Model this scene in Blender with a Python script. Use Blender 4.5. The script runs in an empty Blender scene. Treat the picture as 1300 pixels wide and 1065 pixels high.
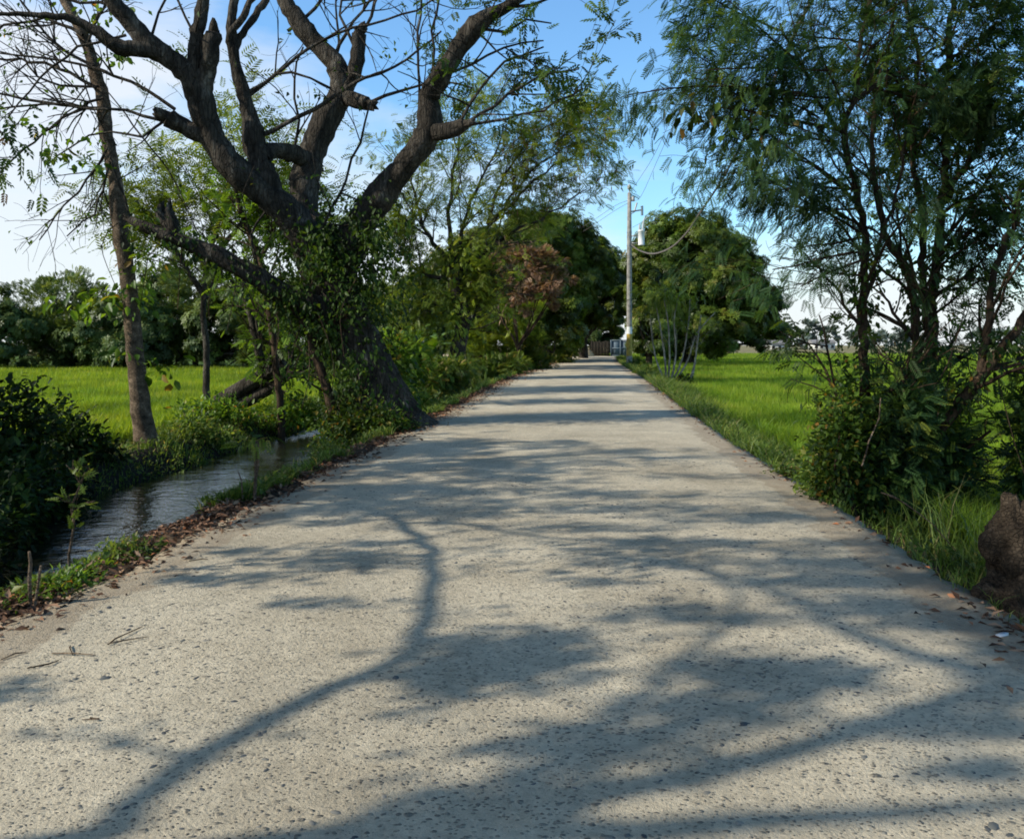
import bpy, math, random
import numpy as np
from mathutils import Vector

rs = np.random.RandomState(7)
random.seed(7)
PI = math.pi
scene = bpy.context.scene
COL = scene.collection
F = 1050.0      # focal length in photo pixels
HZ = 437.0      # horizon row of the photo
CAMH = 1.5

def PX(x, y, d):
    """a place in the world: photo column / row at distance d down the road"""
    return np.array([(x - 650.0) / F * d, d, CAMH - (y - HZ) / F * d])

def nrm(v):
    v = np.asarray(v, float)
    return v / (np.linalg.norm(v, axis=-1, keepdims=True) + 1e-9)

# ------------------------------------------------------------------ objects
def tag(o, label=None, cat=None, group=None, kind=None):
    if label: o['label'] = label
    if cat: o['category'] = cat
    if group: o['group'] = group
    if kind: o['kind'] = kind
    return o

def thing(name, label, cat, loc=(0, 0, 0), group=None):
    o = bpy.data.objects.new(name, None)
    o.empty_display_size = 0.2
    COL.objects.link(o)
    o.location = tuple(float(c) for c in loc)
    return tag(o, label, cat, group)

class MB:
    """collects vertices and faces, links them as ONE mesh object"""
    def __init__(s):
        s.V = []; s.R = []; s.Q = []; s.T = []; s.n = 0; s.MQ = []; s.MT = []
    def add(s, V, Fc, rnd=0.5, mat=0):
        V = np.asarray(V, np.float32).reshape(-1, 3)
        Fc = np.asarray(Fc, np.int64)
        if len(V) == 0 or len(Fc) == 0: return
        s.V.append(V)
        r = np.empty(len(V), np.float32); r[:] = rnd
        s.R.append(r)
        if Fc.shape[1] == 4:
            s.Q.append(Fc + s.n); s.MQ.append(np.full(len(Fc), mat, np.int32))
        else:
            s.T.append(Fc + s.n); s.MT.append(np.full(len(Fc), mat, np.int32))
        s.n += len(V)
    def build(s, name, mats, parent=None, smooth=False, base=None, color=None):
        me = bpy.data.meshes.new(name)
        V = np.concatenate(s.V) if s.V else np.zeros((0, 3), np.float32)
        if base is None and parent is not None: base = tuple(parent.matrix_basis.translation) if False else tuple(parent.location)
        if parent is not None and parent.parent is not None:
            base = tuple(np.array(parent.location) + np.array(parent.parent.location))
        if base is not None: V = V - np.array(base, np.float32)
        me.vertices.add(len(V)); me.vertices.foreach_set('co', V.ravel().astype(np.float32))
        Q = np.concatenate(s.Q) if s.Q else np.zeros((0, 4), np.int64)
        T = np.concatenate(s.T) if s.T else np.zeros((0, 3), np.int64)
        li = np.concatenate([Q.ravel(), T.ravel()]).astype(np.int32)
        st = np.concatenate([np.arange(len(Q)) * 4, len(Q) * 4 + np.arange(len(T)) * 3]).astype(np.int32)
        me.loops.add(len(li)); me.loops.foreach_set('vertex_index', li)
        me.polygons.add(len(st)); me.polygons.foreach_set('loop_start', st)
        mi = np.concatenate((s.MQ or [np.zeros(0, np.int32)]) + (s.MT or [np.zeros(0, np.int32)])).astype(np.int32)
        me.polygons.foreach_set('material_index', mi)
        if smooth: me.polygons.foreach_set('use_smooth', np.ones(len(st), bool))
        a = me.attributes.new('rnd', 'FLOAT', 'POINT')
        a.data.foreach_set('value', np.concatenate(s.R))
        if color is not None:
            c = me.attributes.new('col', 'FLOAT_COLOR', 'POINT')
            cc = np.ones((len(V), 4), np.float32); cc[:, :3] = color
            c.data.foreach_set('color', cc.ravel())
        me.update(calc_edges=True)
        for m in (mats if isinstance(mats, (list, tuple)) else [mats]): me.materials.append(m)
        o = bpy.data.objects.new(name, me); COL.objects.link(o)
        if parent is not None: o.parent = parent
        elif base is not None: o.location = tuple(float(c) for c in base)
        return o

# ------------------------------------------------------------------ shapes
def smooth_path(P, R, step):
    P = np.asarray(P, float); R = np.asarray(R, float)
    if len(P) < 3:
        n = max(2, int(np.linalg.norm(P[-1] - P[0]) / step) + 1)
        t = np.linspace(0, 1, n)[:, None]
        return P[0] * (1 - t) + P[1] * t, R[0] * (1 - t[:, 0]) + R[1] * t[:, 0]
    E = np.vstack([2 * P[0] - P[1], P, 2 * P[-1] - P[-2]])
    out = []; ro = []
    for i in range(len(P) - 1):
        p0, p1, p2, p3 = E[i], E[i + 1], E[i + 2], E[i + 3]
        n = max(1, int(np.linalg.norm(p2 - p1) / step))
        t = (np.arange(n) / n)[:, None]
        out.append(0.5 * ((2 * p1) + (-p0 + p2) * t + (2 * p0 - 5 * p1 + 4 * p2 - p3) * t * t + (-p0 + 3 * p1 - 3 * p2 + p3) * t ** 3))
        ro.append(R[i] + (R[i + 1] - R[i]) * t[:, 0])
    out.append(P[-1:]); ro.append(R[-1:])
    return np.vstack(out), np.concatenate(ro)

def tube(mb, P, R, n=8, knob=0.0, mat=0, rnd=0.5, cap=True):
    P = np.asarray(P, float); R = np.asarray(R, float) * np.ones(len(P)); m = len(P)
    T = np.gradient(P, axis=0); T = nrm(T)
    a = np.cross(T[0], [0.31, 0.2, 0.93])
    if np.linalg.norm(a) < .1: a = np.cross(T[0], [1, 0, 0])
    a = nrm(a); A = np.empty((m, 3))
    for i in range(m):
        a = a - T[i] * a.dot(T[i]); a = a / (np.linalg.norm(a) + 1e-9); A[i] = a
    B = np.cross(T, A)
    th = np.arange(n) * 2 * PI / n
    rr = R[:, None] * np.ones((m, n))
    if knob > 0:
        ph = rs.rand(4) * 6.28
        s = np.cumsum(np.r_[0, np.linalg.norm(np.diff(P, axis=0), axis=1)])
        s = s / max(R.mean(), 1e-3)
        rr = rr * (1 + knob * (0.5 * np.sin(3 * th + ph[0] + 0.5 * s[:, None]) + 0.35 * np.sin(5 * th + ph[1] - .3 * s[:, None]) +
                   0.6 * np.sin(s[:, None] * 1.1 + ph[2]) + rs.randn(m, n) * 0.4))
    V = P[:, None, :] + rr[..., None] * (np.cos(th)[None, :, None] * A[:, None, :] + np.sin(th)[None, :, None] * B[:, None, :])
    V = V.reshape(-1, 3)
    i = np.arange(m - 1)[:, None] * n; j = np.arange(n)[None, :]; k = (j + 1) % n
    Fq = np.stack([i + j, i + k, i + n + k, i + n + j], -1).reshape(-1, 4)
    mb.add(V, Fq, rnd, mat)
    if cap and R[-1] > 0.004:
        c = P[-1] + T[-1] * R[-1] * 0.4
        VV = np.vstack([V[-n:], c]); jj = np.arange(n)
        mb.add(VV, np.stack([jj, (jj + 1) % n, np.full(n, n)], -1), rnd, mat)

def limb(mb, pts, n=10, knob=0.0, step=0.25, mat=0, rnd=0.5, wob=0.0):
    """pts: list of (x,y,z,r)"""
    a = np.array(pts, float)
    P, R = smooth_path(a[:, :3], a[:, 3], step)
    if wob: P[1:-1] += rs.randn(len(P) - 2, 3) * wob
    tube(mb, P, R, n, knob, mat, rnd)
    return P, R

def pl(d, pts):
    """photo polyline (col,row,radius px[,distance]) -> world points"""
    out = []
    for p in pts:
        dd = p[3] if len(p) > 3 else d
        w = PX(p[0], p[1], dd); out.append((w[0], w[1], w[2], p[2] / F * dd))
    return out

def rotvec(d, ang):
    d = nrm(d); r = rs.randn(3); p = nrm(np.cross(d, r))
    return nrm(d * math.cos(ang) + p * math.sin(ang))

def grow(mb, p, d, L, r, lev, tips, kids=5, ang=0.7, up=0.0, wig=0.12, shrink=0.55, nseg=6, mat=0, bias=None, r_end=0.4, minr=0.003):
    d = nrm(d); P = [np.array(p, float)]; st = L / nseg
    for i in range(nseg):
        d = nrm(d + rs.randn(3) * wig + np.array([0, 0, up]) + (0 if bias is None else np.asarray(bias)))
        P.append(P[-1] + d * st)
    P = np.array(P); R = np.linspace(r, max(minr, r * r_end), len(P))
    tube(mb, P, R, 6 if r > .02 else (4 if r > .008 else 3), 0.05 if r > .02 else 0, mat, cap=False)
    if lev <= 0:
        for t in (0.3, 0.5, 0.68, 0.84, 1.0):
            i = min(nseg - 1, int(t * nseg)); f = t * nseg - i
            tips.append((P[i] * (1 - f) + P[min(i + 1, nseg)] * f, nrm(P[min(i + 1, nseg)] - P[i])))
        return P
    for k in range(kids):
        t = 0.25 + 0.75 * (k + rs.rand() * .8) / kids; t = min(t, 0.999)
        i = int(t * nseg); f = t * nseg - i
        q = P[i] * (1 - f) + P[i + 1] * f
        dd = rotvec(P[i + 1] - P[i], ang * (0.7 + .6 * rs.rand()))
        grow(mb, q, dd, L * shrink * (0.7 + .6 * rs.rand()) * (1.1 - .5 * t), max(minr, r * (1 - .6 * t) * .55), lev - 1, tips, max(2, kids - 1), ang, up, wig, shrink, max(3, nseg - 1), mat, bias, r_end, minr)
    return P

# leaf templates: x to the tip, z the normal, length 1
def T_broad():
    V = np.array([(0, 0, 0), (.32, .27, .07), (.75, .2, .03), (1, 0, -.16), (.75, -.2, .03), (.32, -.27, .07), (.5, 0, -.03)])
    return V, np.array([(0, 6, 2, 1), (0, 5, 4, 6)]), np.array([(6, 3, 2), (6, 4, 3)])
def T_dia(w=.3):
    V = np.array([(0, 0, 0), (.45, w, .06), (1, 0, -.12), (.45, -w, .06)])
    return V, np.array([(0, 3, 2, 1)]), None
def T_fold(w=.28):
    V = np.array([(0, 0, 0), (.4, w, .09), (1, 0, -.15), (.4, -w, .09), (.5, 0, -.02)])
    return V, np.array([(0, 4, 2, 1), (0, 3, 2, 4)]), None
def T_rosette(n=7, w=.13, droop=.5):
    V = []; Q = []
    for k in range(n):
        a = k * 2.399; c, s = math.cos(a), math.sin(a)
        e = 0.15 + .5 * (k / n)
        def pt(u, v, z): 
            r = u * math.cos(e * .9); return (z + u * math.sin(.9 - e) * .6 - droop * u * u * .6, r * c - v * s, r * s + v * c)
        b = len(V); V += [pt(.05, 0, 0), pt(.5, w, 0), pt(1, 0, 0), pt(.5, -w, 0)]; Q.append((b, b + 1, b + 2, b + 3))
    return np.array(V), np.array(Q), None
def T_pinnate(n=8, l=.34, w=.045, ang=1.0, droop=.25):
    V = []; Q = []
    def rach(t): return np.array([t, 0, -droop * t * t])
    for k in range(n):
        t = .18 + .82 * k / (n - 1); ll = l * (1 - .45 * abs(t - .5)); o = rach(t)
        for s in (-1, 1):
            d = np.array([math.cos(ang), s * math.sin(ang), -.18]); p = np.array([-s * math.sin(ang) * 1, math.cos(ang), 0]) * w * (1 if s > 0 else -1)
            b = len(V); V += [o, o + d * ll * .5 + p, o + d * ll, o + d * ll * .5 - p]; Q.append((b, b + 1, b + 2, b + 3))
    b = len(V); V += [(0, -.008, 0), (1, -.004, -droop), (1, .004, -droop), (0, .008, 0)]; Q.append((b, b + 1, b + 2, b + 3))
    return np.array(V), np.array(Q), None
def T_spray(n=4):
    V = []; Q = []
    for k in range(n):
        t = .1 + .8 * k / n
        for s in (-1, 1):
            a = s * (1.0 - .3 * t); c, sn = math.cos(a), math.sin(a); l = .42
            b = len(V)
            for (u, v, z) in ((0, 0, 0), (.5, .24, .05), (1, 0, -.2), (.5, -.24, .05)):
                V.append((t + l * (u * c - v * sn), l * (u * sn + v * c), z * l - .12 * t * t))
            Q.append((b, b + 3, b + 2, b + 1))
    b = len(V)
    for (u, v, z) in ((0, 0, 0), (.5, .24, .05), (1, 0, -.2), (.5, -.24, .05)): V.append((.85 + .42 * u, .42 * v, z * .42 - .1))
    Q.append((b, b + 3, b + 2, b + 1))
    V += [(0, -.008, 0), (.9, -.005, -.1), (.9, .005, -.1), (0, .008, 0)]; Q.append((b + 4, b + 5, b + 6, b + 7))
    return np.array(V), np.array(Q), None

def scatter(mb, tmpl, pos, X, scale, rnd=None, Z=None, mat=0, jig=.0):
    pos = np.asarray(pos, float); N = len(pos)
    if N == 0: return
    X = nrm(np.asarray(X, float) + rs.randn(N, 3) * jig)
    if Z is None: Z = np.tile([0, 0, 1.], (N, 1)) + rs.randn(N, 3) * .45
    Y = nrm(np.cross(Z, X)); Z = np.cross(X, Y)
    scale = np.asarray(scale, float) * np.ones(N)
    if rnd is None: rnd = rs.rand(N)
    V, Q, Tt = tmpl
    W = pos[:, None, :] + scale[:, None, None] * (V[None, :, 0:1] * X[:, None] + V[None, :, 1:2] * Y[:, None] + V[None, :, 2:3] * Z[:, None])
    off = (np.arange(N) * len(V))[:, None, None]
    rr = np.repeat(rnd, len(V))
    W = W.reshape(-1, 3)
    mb.add(W, (Q[None] + off).reshape(-1, Q.shape[1]), rr, mat)
    if Tt is not None:
        s0 = mb.n - len(W)
        mb.T.append((Tt[None] + off).reshape(-1, 3) + s0); mb.MT.append(np.full(len(Tt) * N, mat, np.int32))

def leaves_on(mb, tmpl, tips, per, size, spread=.1, droop=-.3, jig=.6, var=.35, rb=None, mat=0):
    if not tips: return
    P = np.array([t[0] for t in tips]); D = np.array([t[1] for t in tips])
    P = np.repeat(P, per, 0); D = np.repeat(D, per, 0); N = len(P)
    P = P + rs.randn(N, 3) * spread
    D = nrm(D + rs.randn(N, 3) * jig) + np.array([0, 0, droop])
    base = np.repeat(rs.rand(len(tips)), per) * .5 + rs.rand(N) * .5 if rb is None else rb + rs.rand(N) * .3
    scatter(mb, tmpl, P, D, size * (1 + var * (rs.rand(N) * 2 - 1)), base, mat=mat)

def box(mb, c, s, mat=0, rz=0.0, rnd=.5):
    c = np.array(c, float); h = np.array(s, float) / 2
    V = np.array([(x, y, z) for z in (-1, 1) for y in (-1, 1) for x in (-1, 1)], float) * h
    if rz:
        ca, sa = math.cos(rz), math.sin(rz); V = np.stack([V[:, 0] * ca - V[:, 1] * sa, V[:, 0] * sa + V[:, 1] * ca, V[:, 2]], -1)
    mb.add(V + c, [(0, 2, 3, 1), (4, 5, 7, 6), (0, 1, 5, 4), (2, 6, 7, 3), (0, 4, 6, 2), (1, 3, 7, 5)], rnd, mat)

def lathe(mb, c, prof, n=16, mat=0):
    P = [(c[0], c[1], c[2] + z) for z, r in prof]
    P = np.array(P, float); th = np.arange(n) * 2 * PI / n
    V = []; 
    for (z, r) in prof: V += [(c[0] + r * math.cos(t), c[1] + r * math.sin(t), c[2] + z) for t in th]
    m = len(prof); i = np.arange(m - 1)[:, None] * n; j = np.arange(n)[None]; k = (j + 1) % n
    mb.add(V, np.stack([i + j, i + k, i + n + k, i + n + j], -1).reshape(-1, 4), .5, mat)

# ------------------------------------------------------------------ materials
def mat_new(name):
    m = bpy.data.materials.new(name); m.use_nodes = True; nt = m.node_tree; nt.nodes.clear()
    out = nt.nodes.new('ShaderNodeOutputMaterial'); return m, nt, out
def N(nt, t, **kw):
    n = nt.nodes.new(t)
    for k, v in kw.items():
        if k.startswith('i_'): n.inputs[k[2:].replace('_', ' ')].default_value = v
        else: setattr(n, k, v)
    return n
def ramp(nt, stops, interp='LINEAR'):
    r = nt.nodes.new('ShaderNodeValToRGB'); r.color_ramp.interpolation = interp
    e = r.color_ramp.elements
    while len(e) < len(stops): e.new(0.5)
    for i, (p, c) in enumerate(stops):
        e[i].position = p; e[i].color = (c[0], c[1], c[2], 1) if hasattr(c, '__len__') else (c, c, c, 1)
    return r

def leaf_mat(name, stops, trans=.35, gloss=.35, clump=1.2, amp=.55, tgain=1.7, rough=.45):
    m, nt, out = mat_new(name); L = nt.links
    at = N(nt, 'ShaderNodeAttribute', attribute_name='rnd')
    r = ramp(nt, stops); L.new(at.outputs['Fac'], r.inputs[0])
    g = N(nt, 'ShaderNodeNewGeometry')
    no = N(nt, 'ShaderNodeTexNoise', i_Scale=clump, i_Detail=2.0); L.new(g.outputs['Position'], no.inputs['Vector'])
    mr = N(nt, 'ShaderNodeMapRange'); mr.inputs[1].default_value = .3; mr.inputs[2].default_value = .7
    mr.inputs[3].default_value = 1 - amp; mr.inputs[4].default_value = 1 + amp; L.new(no.outputs[0], mr.inputs[0])
    mx = N(nt, 'ShaderNodeVectorMath', operation='SCALE'); L.new(r.outputs[0], mx.inputs[0]); L.new(mr.outputs[0], mx.inputs['Scale'])
    pb = N(nt, 'ShaderNodeBsdfPrincipled'); L.new(mx.outputs[0], pb.inputs['Base Color'])
    pb.inputs['Roughness'].default_value = rough; pb.inputs['Specular IOR Level'].default_value = gloss
    tr = N(nt, 'ShaderNodeBsdfTranslucent')
    tm = N(nt, 'ShaderNodeVectorMath', operation='MULTIPLY'); tm.inputs[1].default_value = (tgain * 1.15, tgain, tgain * .4)
    L.new(mx.outputs[0], tm.inputs[0]); L.new(tm.outputs[0], tr.inputs[0])
    ms = N(nt, 'ShaderNodeMixShader'); ms.inputs[0].default_value = trans
    L.new(pb.outputs[0], ms.inputs[1]); L.new(tr.outputs[0], ms.inputs[2]); L.new(ms.outputs[0], out.inputs[0])
    return m

def bark_mat(name, c1, c2, c3=None, scale=6.0, stretch=.25, bump=.6, dist=.03):
    m, nt, out = mat_new(name); L = nt.links
    g = N(nt, 'ShaderNodeNewGeometry')
    mp = N(nt, 'ShaderNodeMapping'); mp.inputs['Scale'].default_value = (1, 1, stretch); L.new(g.outputs['Position'], mp.inputs[0])
    n1 = N(nt, 'ShaderNodeTexNoise', i_Scale=scale, i_Detail=6.0, i_Roughness=.65); L.new(mp.outputs[0], n1.inputs['Vector'])
    n2 = N(nt, 'ShaderNodeTexVoronoi', i_Scale=scale * 3); n2.feature = 'DISTANCE_TO_EDGE'; L.new(mp.outputs[0], n2.inputs['Vector'])
    r = ramp(nt, [(.3, c1), (.55, c2), (.75, c3 or c2)]); L.new(n1.outputs[0], r.inputs[0])
    mx = N(nt, 'ShaderNodeMix', data_type='RGBA', blend_type='MULTIPLY'); mx.inputs[0].default_value = .6
    r2 = ramp(nt, [(0, .3), (.15, 1.0)]); L.new(n2.outputs['Distance'], r2.inputs[0])
    L.new(r.outputs[0], mx.inputs[6]); L.new(r2.outputs[0], mx.inputs[7])
    nl = N(nt, 'ShaderNodeTexNoise', i_Scale=scale * .45, i_Detail=7.0, i_Roughness=.72); L.new(g.outputs['Position'], nl.inputs['Vector'])
    rl = ramp(nt, [(.35, .62), (.5, 1.0), (.62, 1.5), (.68, 2.4)]); L.new(nl.outputs[0], rl.inputs[0])
    ml = N(nt, 'ShaderNodeVectorMath', operation='MULTIPLY'); L.new(mx.outputs[2], ml.inputs[0]); L.new(rl.outputs[0], ml.inputs[1])
    pb = N(nt, 'ShaderNodeBsdfPrincipled', i_Roughness=.9); L.new(ml.outputs[0], pb.inputs['Base Color'])
    pb.inputs['Specular IOR Level'].default_value = .15
    mpf = N(nt, 'ShaderNodeMapping'); mpf.inputs['Scale'].default_value = (1, 1, stretch * .8); L.new(g.outputs['Position'], mpf.inputs[0])
    nf = N(nt, 'ShaderNodeTexNoise', i_Scale=scale * 4.5, i_Detail=5.0, i_Roughness=.7, i_Distortion=.6); L.new(mpf.outputs[0], nf.inputs['Vector'])
    a0 = N(nt, 'ShaderNodeMath', operation='MULTIPLY_ADD'); a0.inputs[1].default_value = .8; L.new(nf.outputs[0], a0.inputs[0]); L.new(n1.outputs[0], a0.inputs[2])
    ad = N(nt, 'ShaderNodeMath', operation='MULTIPLY_ADD'); ad.inputs[1].default_value = .4
    L.new(r2.outputs[0], ad.inputs[0]); L.new(a0.outputs[0], ad.inputs[2])
    b = N(nt, 'ShaderNodeBump'); b.inputs['Strength'].default_value = bump; b.inputs['Distance'].default_value = dist
    L.new(ad.outputs[0], b.inputs['Height']); L.new(b.outputs[0], pb.inputs['Normal']); L.new(pb.outputs[0], out.inputs[0])
    return m

def plain_mat(name, c, rough=.7, var=.25, scale=8, metal=0.0, spec=.3, bump=.15):
    m, nt, out = mat_new(name); L = nt.links
    g = N(nt, 'ShaderNodeNewGeometry')
    n1 = N(nt, 'ShaderNodeTexNoise', i_Scale=scale, i_Detail=5.0); L.new(g.outputs['Position'], n1.inputs['Vector'])
    c = np.array(c)
    r = ramp(nt, [(.3, c * (1 - var)), (.7, np.minimum(c * (1 + var), .95))]); L.new(n1.outputs[0], r.inputs[0])
    pb = N(nt, 'ShaderNodeBsdfPrincipled', i_Roughness=rough, i_Metallic=metal); L.new(r.outputs[0], pb.inputs['Base Color'])
    pb.inputs['Specular IOR Level'].default_value = spec
    b = N(nt, 'ShaderNodeBump'); b.inputs['Strength'].default_value = bump; b.inputs['Distance'].default_value = .01
    L.new(n1.outputs[0], b.inputs['Height']); L.new(b.outputs[0], pb.inputs['Normal']); L.new(pb.outputs[0], out.inputs[0])
    return m

def rnd_mat(name, stops, rough=.8):
    m, nt, out = mat_new(name); L = nt.links
    at = N(nt, 'ShaderNodeAttribute', attribute_name='rnd'); r = ramp(nt, stops); L.new(at.outputs['Fac'], r.inputs[0])
    pb = N(nt, 'ShaderNodeBsdfPrincipled', i_Roughness=rough); L.new(r.outputs[0], pb.inputs['Base Color'])
    pb.inputs['Specular IOR Level'].default_value = .25; L.new(pb.outputs[0], out.inputs[0]); return m

M = {}
M['vine'] = leaf_mat('vine_leaf', [(0, (.014, .032, .006)), (.5, (.04, .08, .011)), (.9, (.085, .14, .018)), (1, (.22, .11, .02))], trans=.35, gloss=.3, rough=.55)
M['dark'] = leaf_mat('shaded_leaf', [(0, (.008, .018, .004)), (.6, (.02, .042, .008)), (1, (.045, .08, .012))], trans=.25, gloss=.2, rough=.6)  # leaf green darkened so the left bank's deep shade sits in the colour
M['feather'] = leaf_mat('feather_leaf', [(0, (.016, .04, .018)), (.55, (.036, .08, .028)), (.85, (.08, .14, .03)), (1, (.17, .2, .035))], trans=.35, gloss=.18, clump=1.0, rough=.6)
M['bright'] = leaf_mat('bright_leaf', [(0, (.035, .08, .01)), (.5, (.09, .17, .02)), (.93, (.17, .27, .03)), (1, (.28, .12, .03))], trans=.45, gloss=.35)
M['mango'] = leaf_mat('mango_leaf', [(0, (.028, .058, .008)), (.5, (.085, .132, .016)), (.85, (.16, .2, .026)), (1, (.26, .2, .055))], trans=.32, gloss=.4, clump=.45, amp=.65)
M['acacia'] = leaf_mat('fine_leaf', [(0, (.055, .095, .014)), (.6, (.15, .21, .028)), (1, (.25, .29, .05))], trans=.4, gloss=.3, clump=.6, amp=.5)
M['dead'] = leaf_mat('dead_leaf', [(0, (.1, .06, .04)), (.4, (.24, .15, .105)), (.7, (.33, .22, .16)), (.85, (.1, .11, .03)), (1, (.14, .16, .04))], trans=.3, gloss=.2)
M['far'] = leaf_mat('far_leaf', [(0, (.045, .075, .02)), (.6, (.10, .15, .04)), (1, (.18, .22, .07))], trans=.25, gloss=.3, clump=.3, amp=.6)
M['rice'] = leaf_mat('rice_blade', [(0, (.09, .175, .018)), (.5, (.21, .32, .028)), (.85, (.36, .44, .05)), (1, (.5, .46, .15))], trans=.5, gloss=.2, clump=.35, amp=.33, tgain=1.35)
M['weed'] = leaf_mat('weed_leaf', [(0, (.04, .075, .015)), (.5, (.10, .165, .03)), (.9, (.19, .25, .06)), (1, (.34, .27, .12))], trans=.4, gloss=.25, clump=.9, amp=.4)
M['litter'] = rnd_mat('dry_leaf', [(0, (.035, .02, .012)), (.4, (.12, .06, .035)), (.7, (.24, .13, .075)), (.88, (.38, .25, .16)), (1, (.42, .15, .06))])
M['pebble'] = rnd_mat('river_pebble', [(0, (.06, .065, .07)), (.4, (.12, .125, .12)), (.8, (.2, .19, .165)), (1, (.33, .3, .25))], rough=.6)
M['bark'] = bark_mat('grey_bark', (.026, .021, .016), (.075, .063, .05), (.24, .215, .18), scale=5, bump=1.0, dist=.07)
M['bark_pale'] = bark_mat('pale_bark', (.07, .05, .035), (.2, .145, .1), (.33, .25, .17), scale=7, stretch=1.3, bump=.9, dist=.04)
M['bark_warm'] = bark_mat('warm_bark', (.022, .015, .01), (.06, .04, .026), (.16, .1, .06), scale=8)
M['stem'] = bark_mat('grey_stem', (.16, .14, .11), (.3, .27, .22), (.4, .37, .3), scale=4, bump=.2)
M['concrete'] = plain_mat('pole_concrete', (.27, .255, .23), .85, .4, 4)
M['white'] = plain_mat('white_paint', (.75, .76, .74), .4, .08, 3, spec=.4)
M['yellow'] = plain_mat('faded_yellow_paint', (.42, .3, .06), .7, .3, 6)
M['steel'] = plain_mat('galvanised_steel', (.25, .26, .27), .5, .15, 5, metal=.5)
M['porcelain'] = plain_mat('grey_porcelain', (.5, .5, .5), .3, .05, 5)
M['cable'] = plain_mat('grey_cable', (.16, .14, .13), .7, .2, 30)
M['rock'] = bark_mat('mud_rock', (.025, .018, .012), (.07, .052, .036), (.15, .115, .08), scale=11, stretch=1.2, bump=1.0, dist=.03)
M['hay'] = plain_mat('dry_hay', (.4, .32, .2), .95, .35, 14, bump=.8)
M['gate'] = plain_mat('blue_grey_paint', (.15, .2, .24), .6, .12, 2)
M['board'] = plain_mat('weathered_board', (.035, .028, .02), .9, .4, 5)
M['wall'] = plain_mat('pale_house_wall', (.6, .6, .56), .8, .1, 1)
M['roof'] = plain_mat('dull_tin_roof', (.25, .24, .24), .6, .2, 1)
M['glass'] = plain_mat('dark_window', (.03, .035, .04), .15, .1, 1)
M['scrap'] = plain_mat('white_plastic', (.75, .75, .75), .5, .1, 9)

# ------------------------------------------------------------------ ground layout
yk = np.array([-60, 0, 4.46, 5.88, 8.16, 11.84, 16.9, 25, 36.6, 60, 80, 92, 100, 106, 114, 130, 400.])
XLk = np.array([-3.2, -3.0, -2.78, -2.55, -2.37, -2.03, -1.6, -1.0, -.1, 2.4, 4.4, 5.4, 5.2, 2, -6, -40, -60.])
yr = np.array([-60, 0, 4.95, 7.76, 12.8, 18, 25, 36, 50, 65, 80, 95, 103, 110, 118, 134, 400.])
XRk = np.array([2.3, 2.6, 2.78, 3.03, 3.4, 3.9, 4.65, 5.8, 7.1, 8.5, 10.2, 12.6, 12.5, 9.5, 2, -32, -52.])
def XL(y): return np.interp(y, yk, XLk)
def XR(y): return np.interp(y, yr, XRk)
def XLc(y): return np.interp(y, yk[:12], XLk[:12])      # canal follows the straight part
def XRc(y): return np.interp(y, yr[:12], XRk[:12])
WATER = -0.68
FIELD = -0.5
def hn(x, y, s=1.0, k=0):
    return (np.sin(x * s * 1.7 + 1.3 + k) * np.cos(y * s * 1.3 - .7 + k) + .5 * np.sin(x * s * 3.9 + y * s * 3.1 + k) + .3 * np.sin(-x * s * 7.3 + y * s * 6.1 + 2 + k)) / 1.8
def ground_z(x, y):
    x = np.asarray(x, float); y = np.asarray(y, float)
    l = XLc(y) - x      # distance left of the road's left edge
    r = x - XRc(y)
    cf = np.clip((95 - y) / 12, 0, 1)
    z = np.full(np.broadcast(x, y).shape, -0.06)
    z = z + hn(x, y, 1.1) * .015
    wob = hn(x * .6, y * .8, .9) * .18
    lb = l + 1.15 * np.clip((11 - y) / 3.5, 0, 1) * np.clip((l - 1.3) / .8, 0, 1)
    left = np.interp(lb + wob * np.clip(l, 0, 1), [-.2, .0, .25, .5, .8, 1.3, 3.3, 3.9, 4.5, 5.2, 6.2], [-.06, -.03, -.02, -.12, -.62, -1.1, -1.1, -.75, -.3, -.3, FIELD])
    left = left * cf + np.interp(l, [-.2, 0, .6, 2], [-.06, -.04, -.1, FIELD]) * (1 - cf)
    right = np.interp(r, [-.2, .0, .5, 1.1, 1.5], [-.06, -.12, -.22, -.42, FIELD])
    z = np.where(l > -.2, left + hn(x, y, 2.0) * .03, z)
    z = np.where(r > -.2, right + hn(x, y, 2.0) * .02, z)
    return z

def ysamples(a, b, n, p=2.2):
    t = np.linspace(0, 1, n); return a + (b - a) * t ** p

# terrain: one sheet to the horizon
ys = np.concatenate([-ysamples(0.5, 60, 14)[::-1], np.arange(0, 30, .3), 30 + ysamples(0, 90, 70, 1.3), 120 + ysamples(4, 1500, 30)])
uL = np.concatenate([-ysamples(7, 1200, 34, 2.6)[::-1], np.arange(-6.8, 0.01, .17)])
uM = np.linspace(0, 1, 7)[1:-1]
uR = np.concatenate([np.arange(0, 2.6, .17), ysamples(2.7, 1200, 40, 2.6)])
rows = []
for y in ys:
    xl, xr = XLc(min(y, 92)), XRc(min(y, 95))
    rows.append(np.concatenate([xl + uL, xl + (xr - xl) * uM, xr + uR]))
X = np.array(rows); Y = np.repeat(ys[:, None], X.shape[1], 1)
Z = ground_z(X, Y)
Z = np.where(np.hypot(X, Y) > 1000, Z - 0.5, Z)
mb = MB(); nr, nc = X.shape
i = np.arange(nr - 1)[:, None] * nc; j = np.arange(nc - 1)[None]
mb.add(np.stack([X, Y, Z], -1), np.stack([i + j, i + j + 1, i + nc + j + 1, i + nc + j], -1).reshape(-1, 4))
l = XLc(Y) - X; r = X - XRc(Y)
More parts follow.
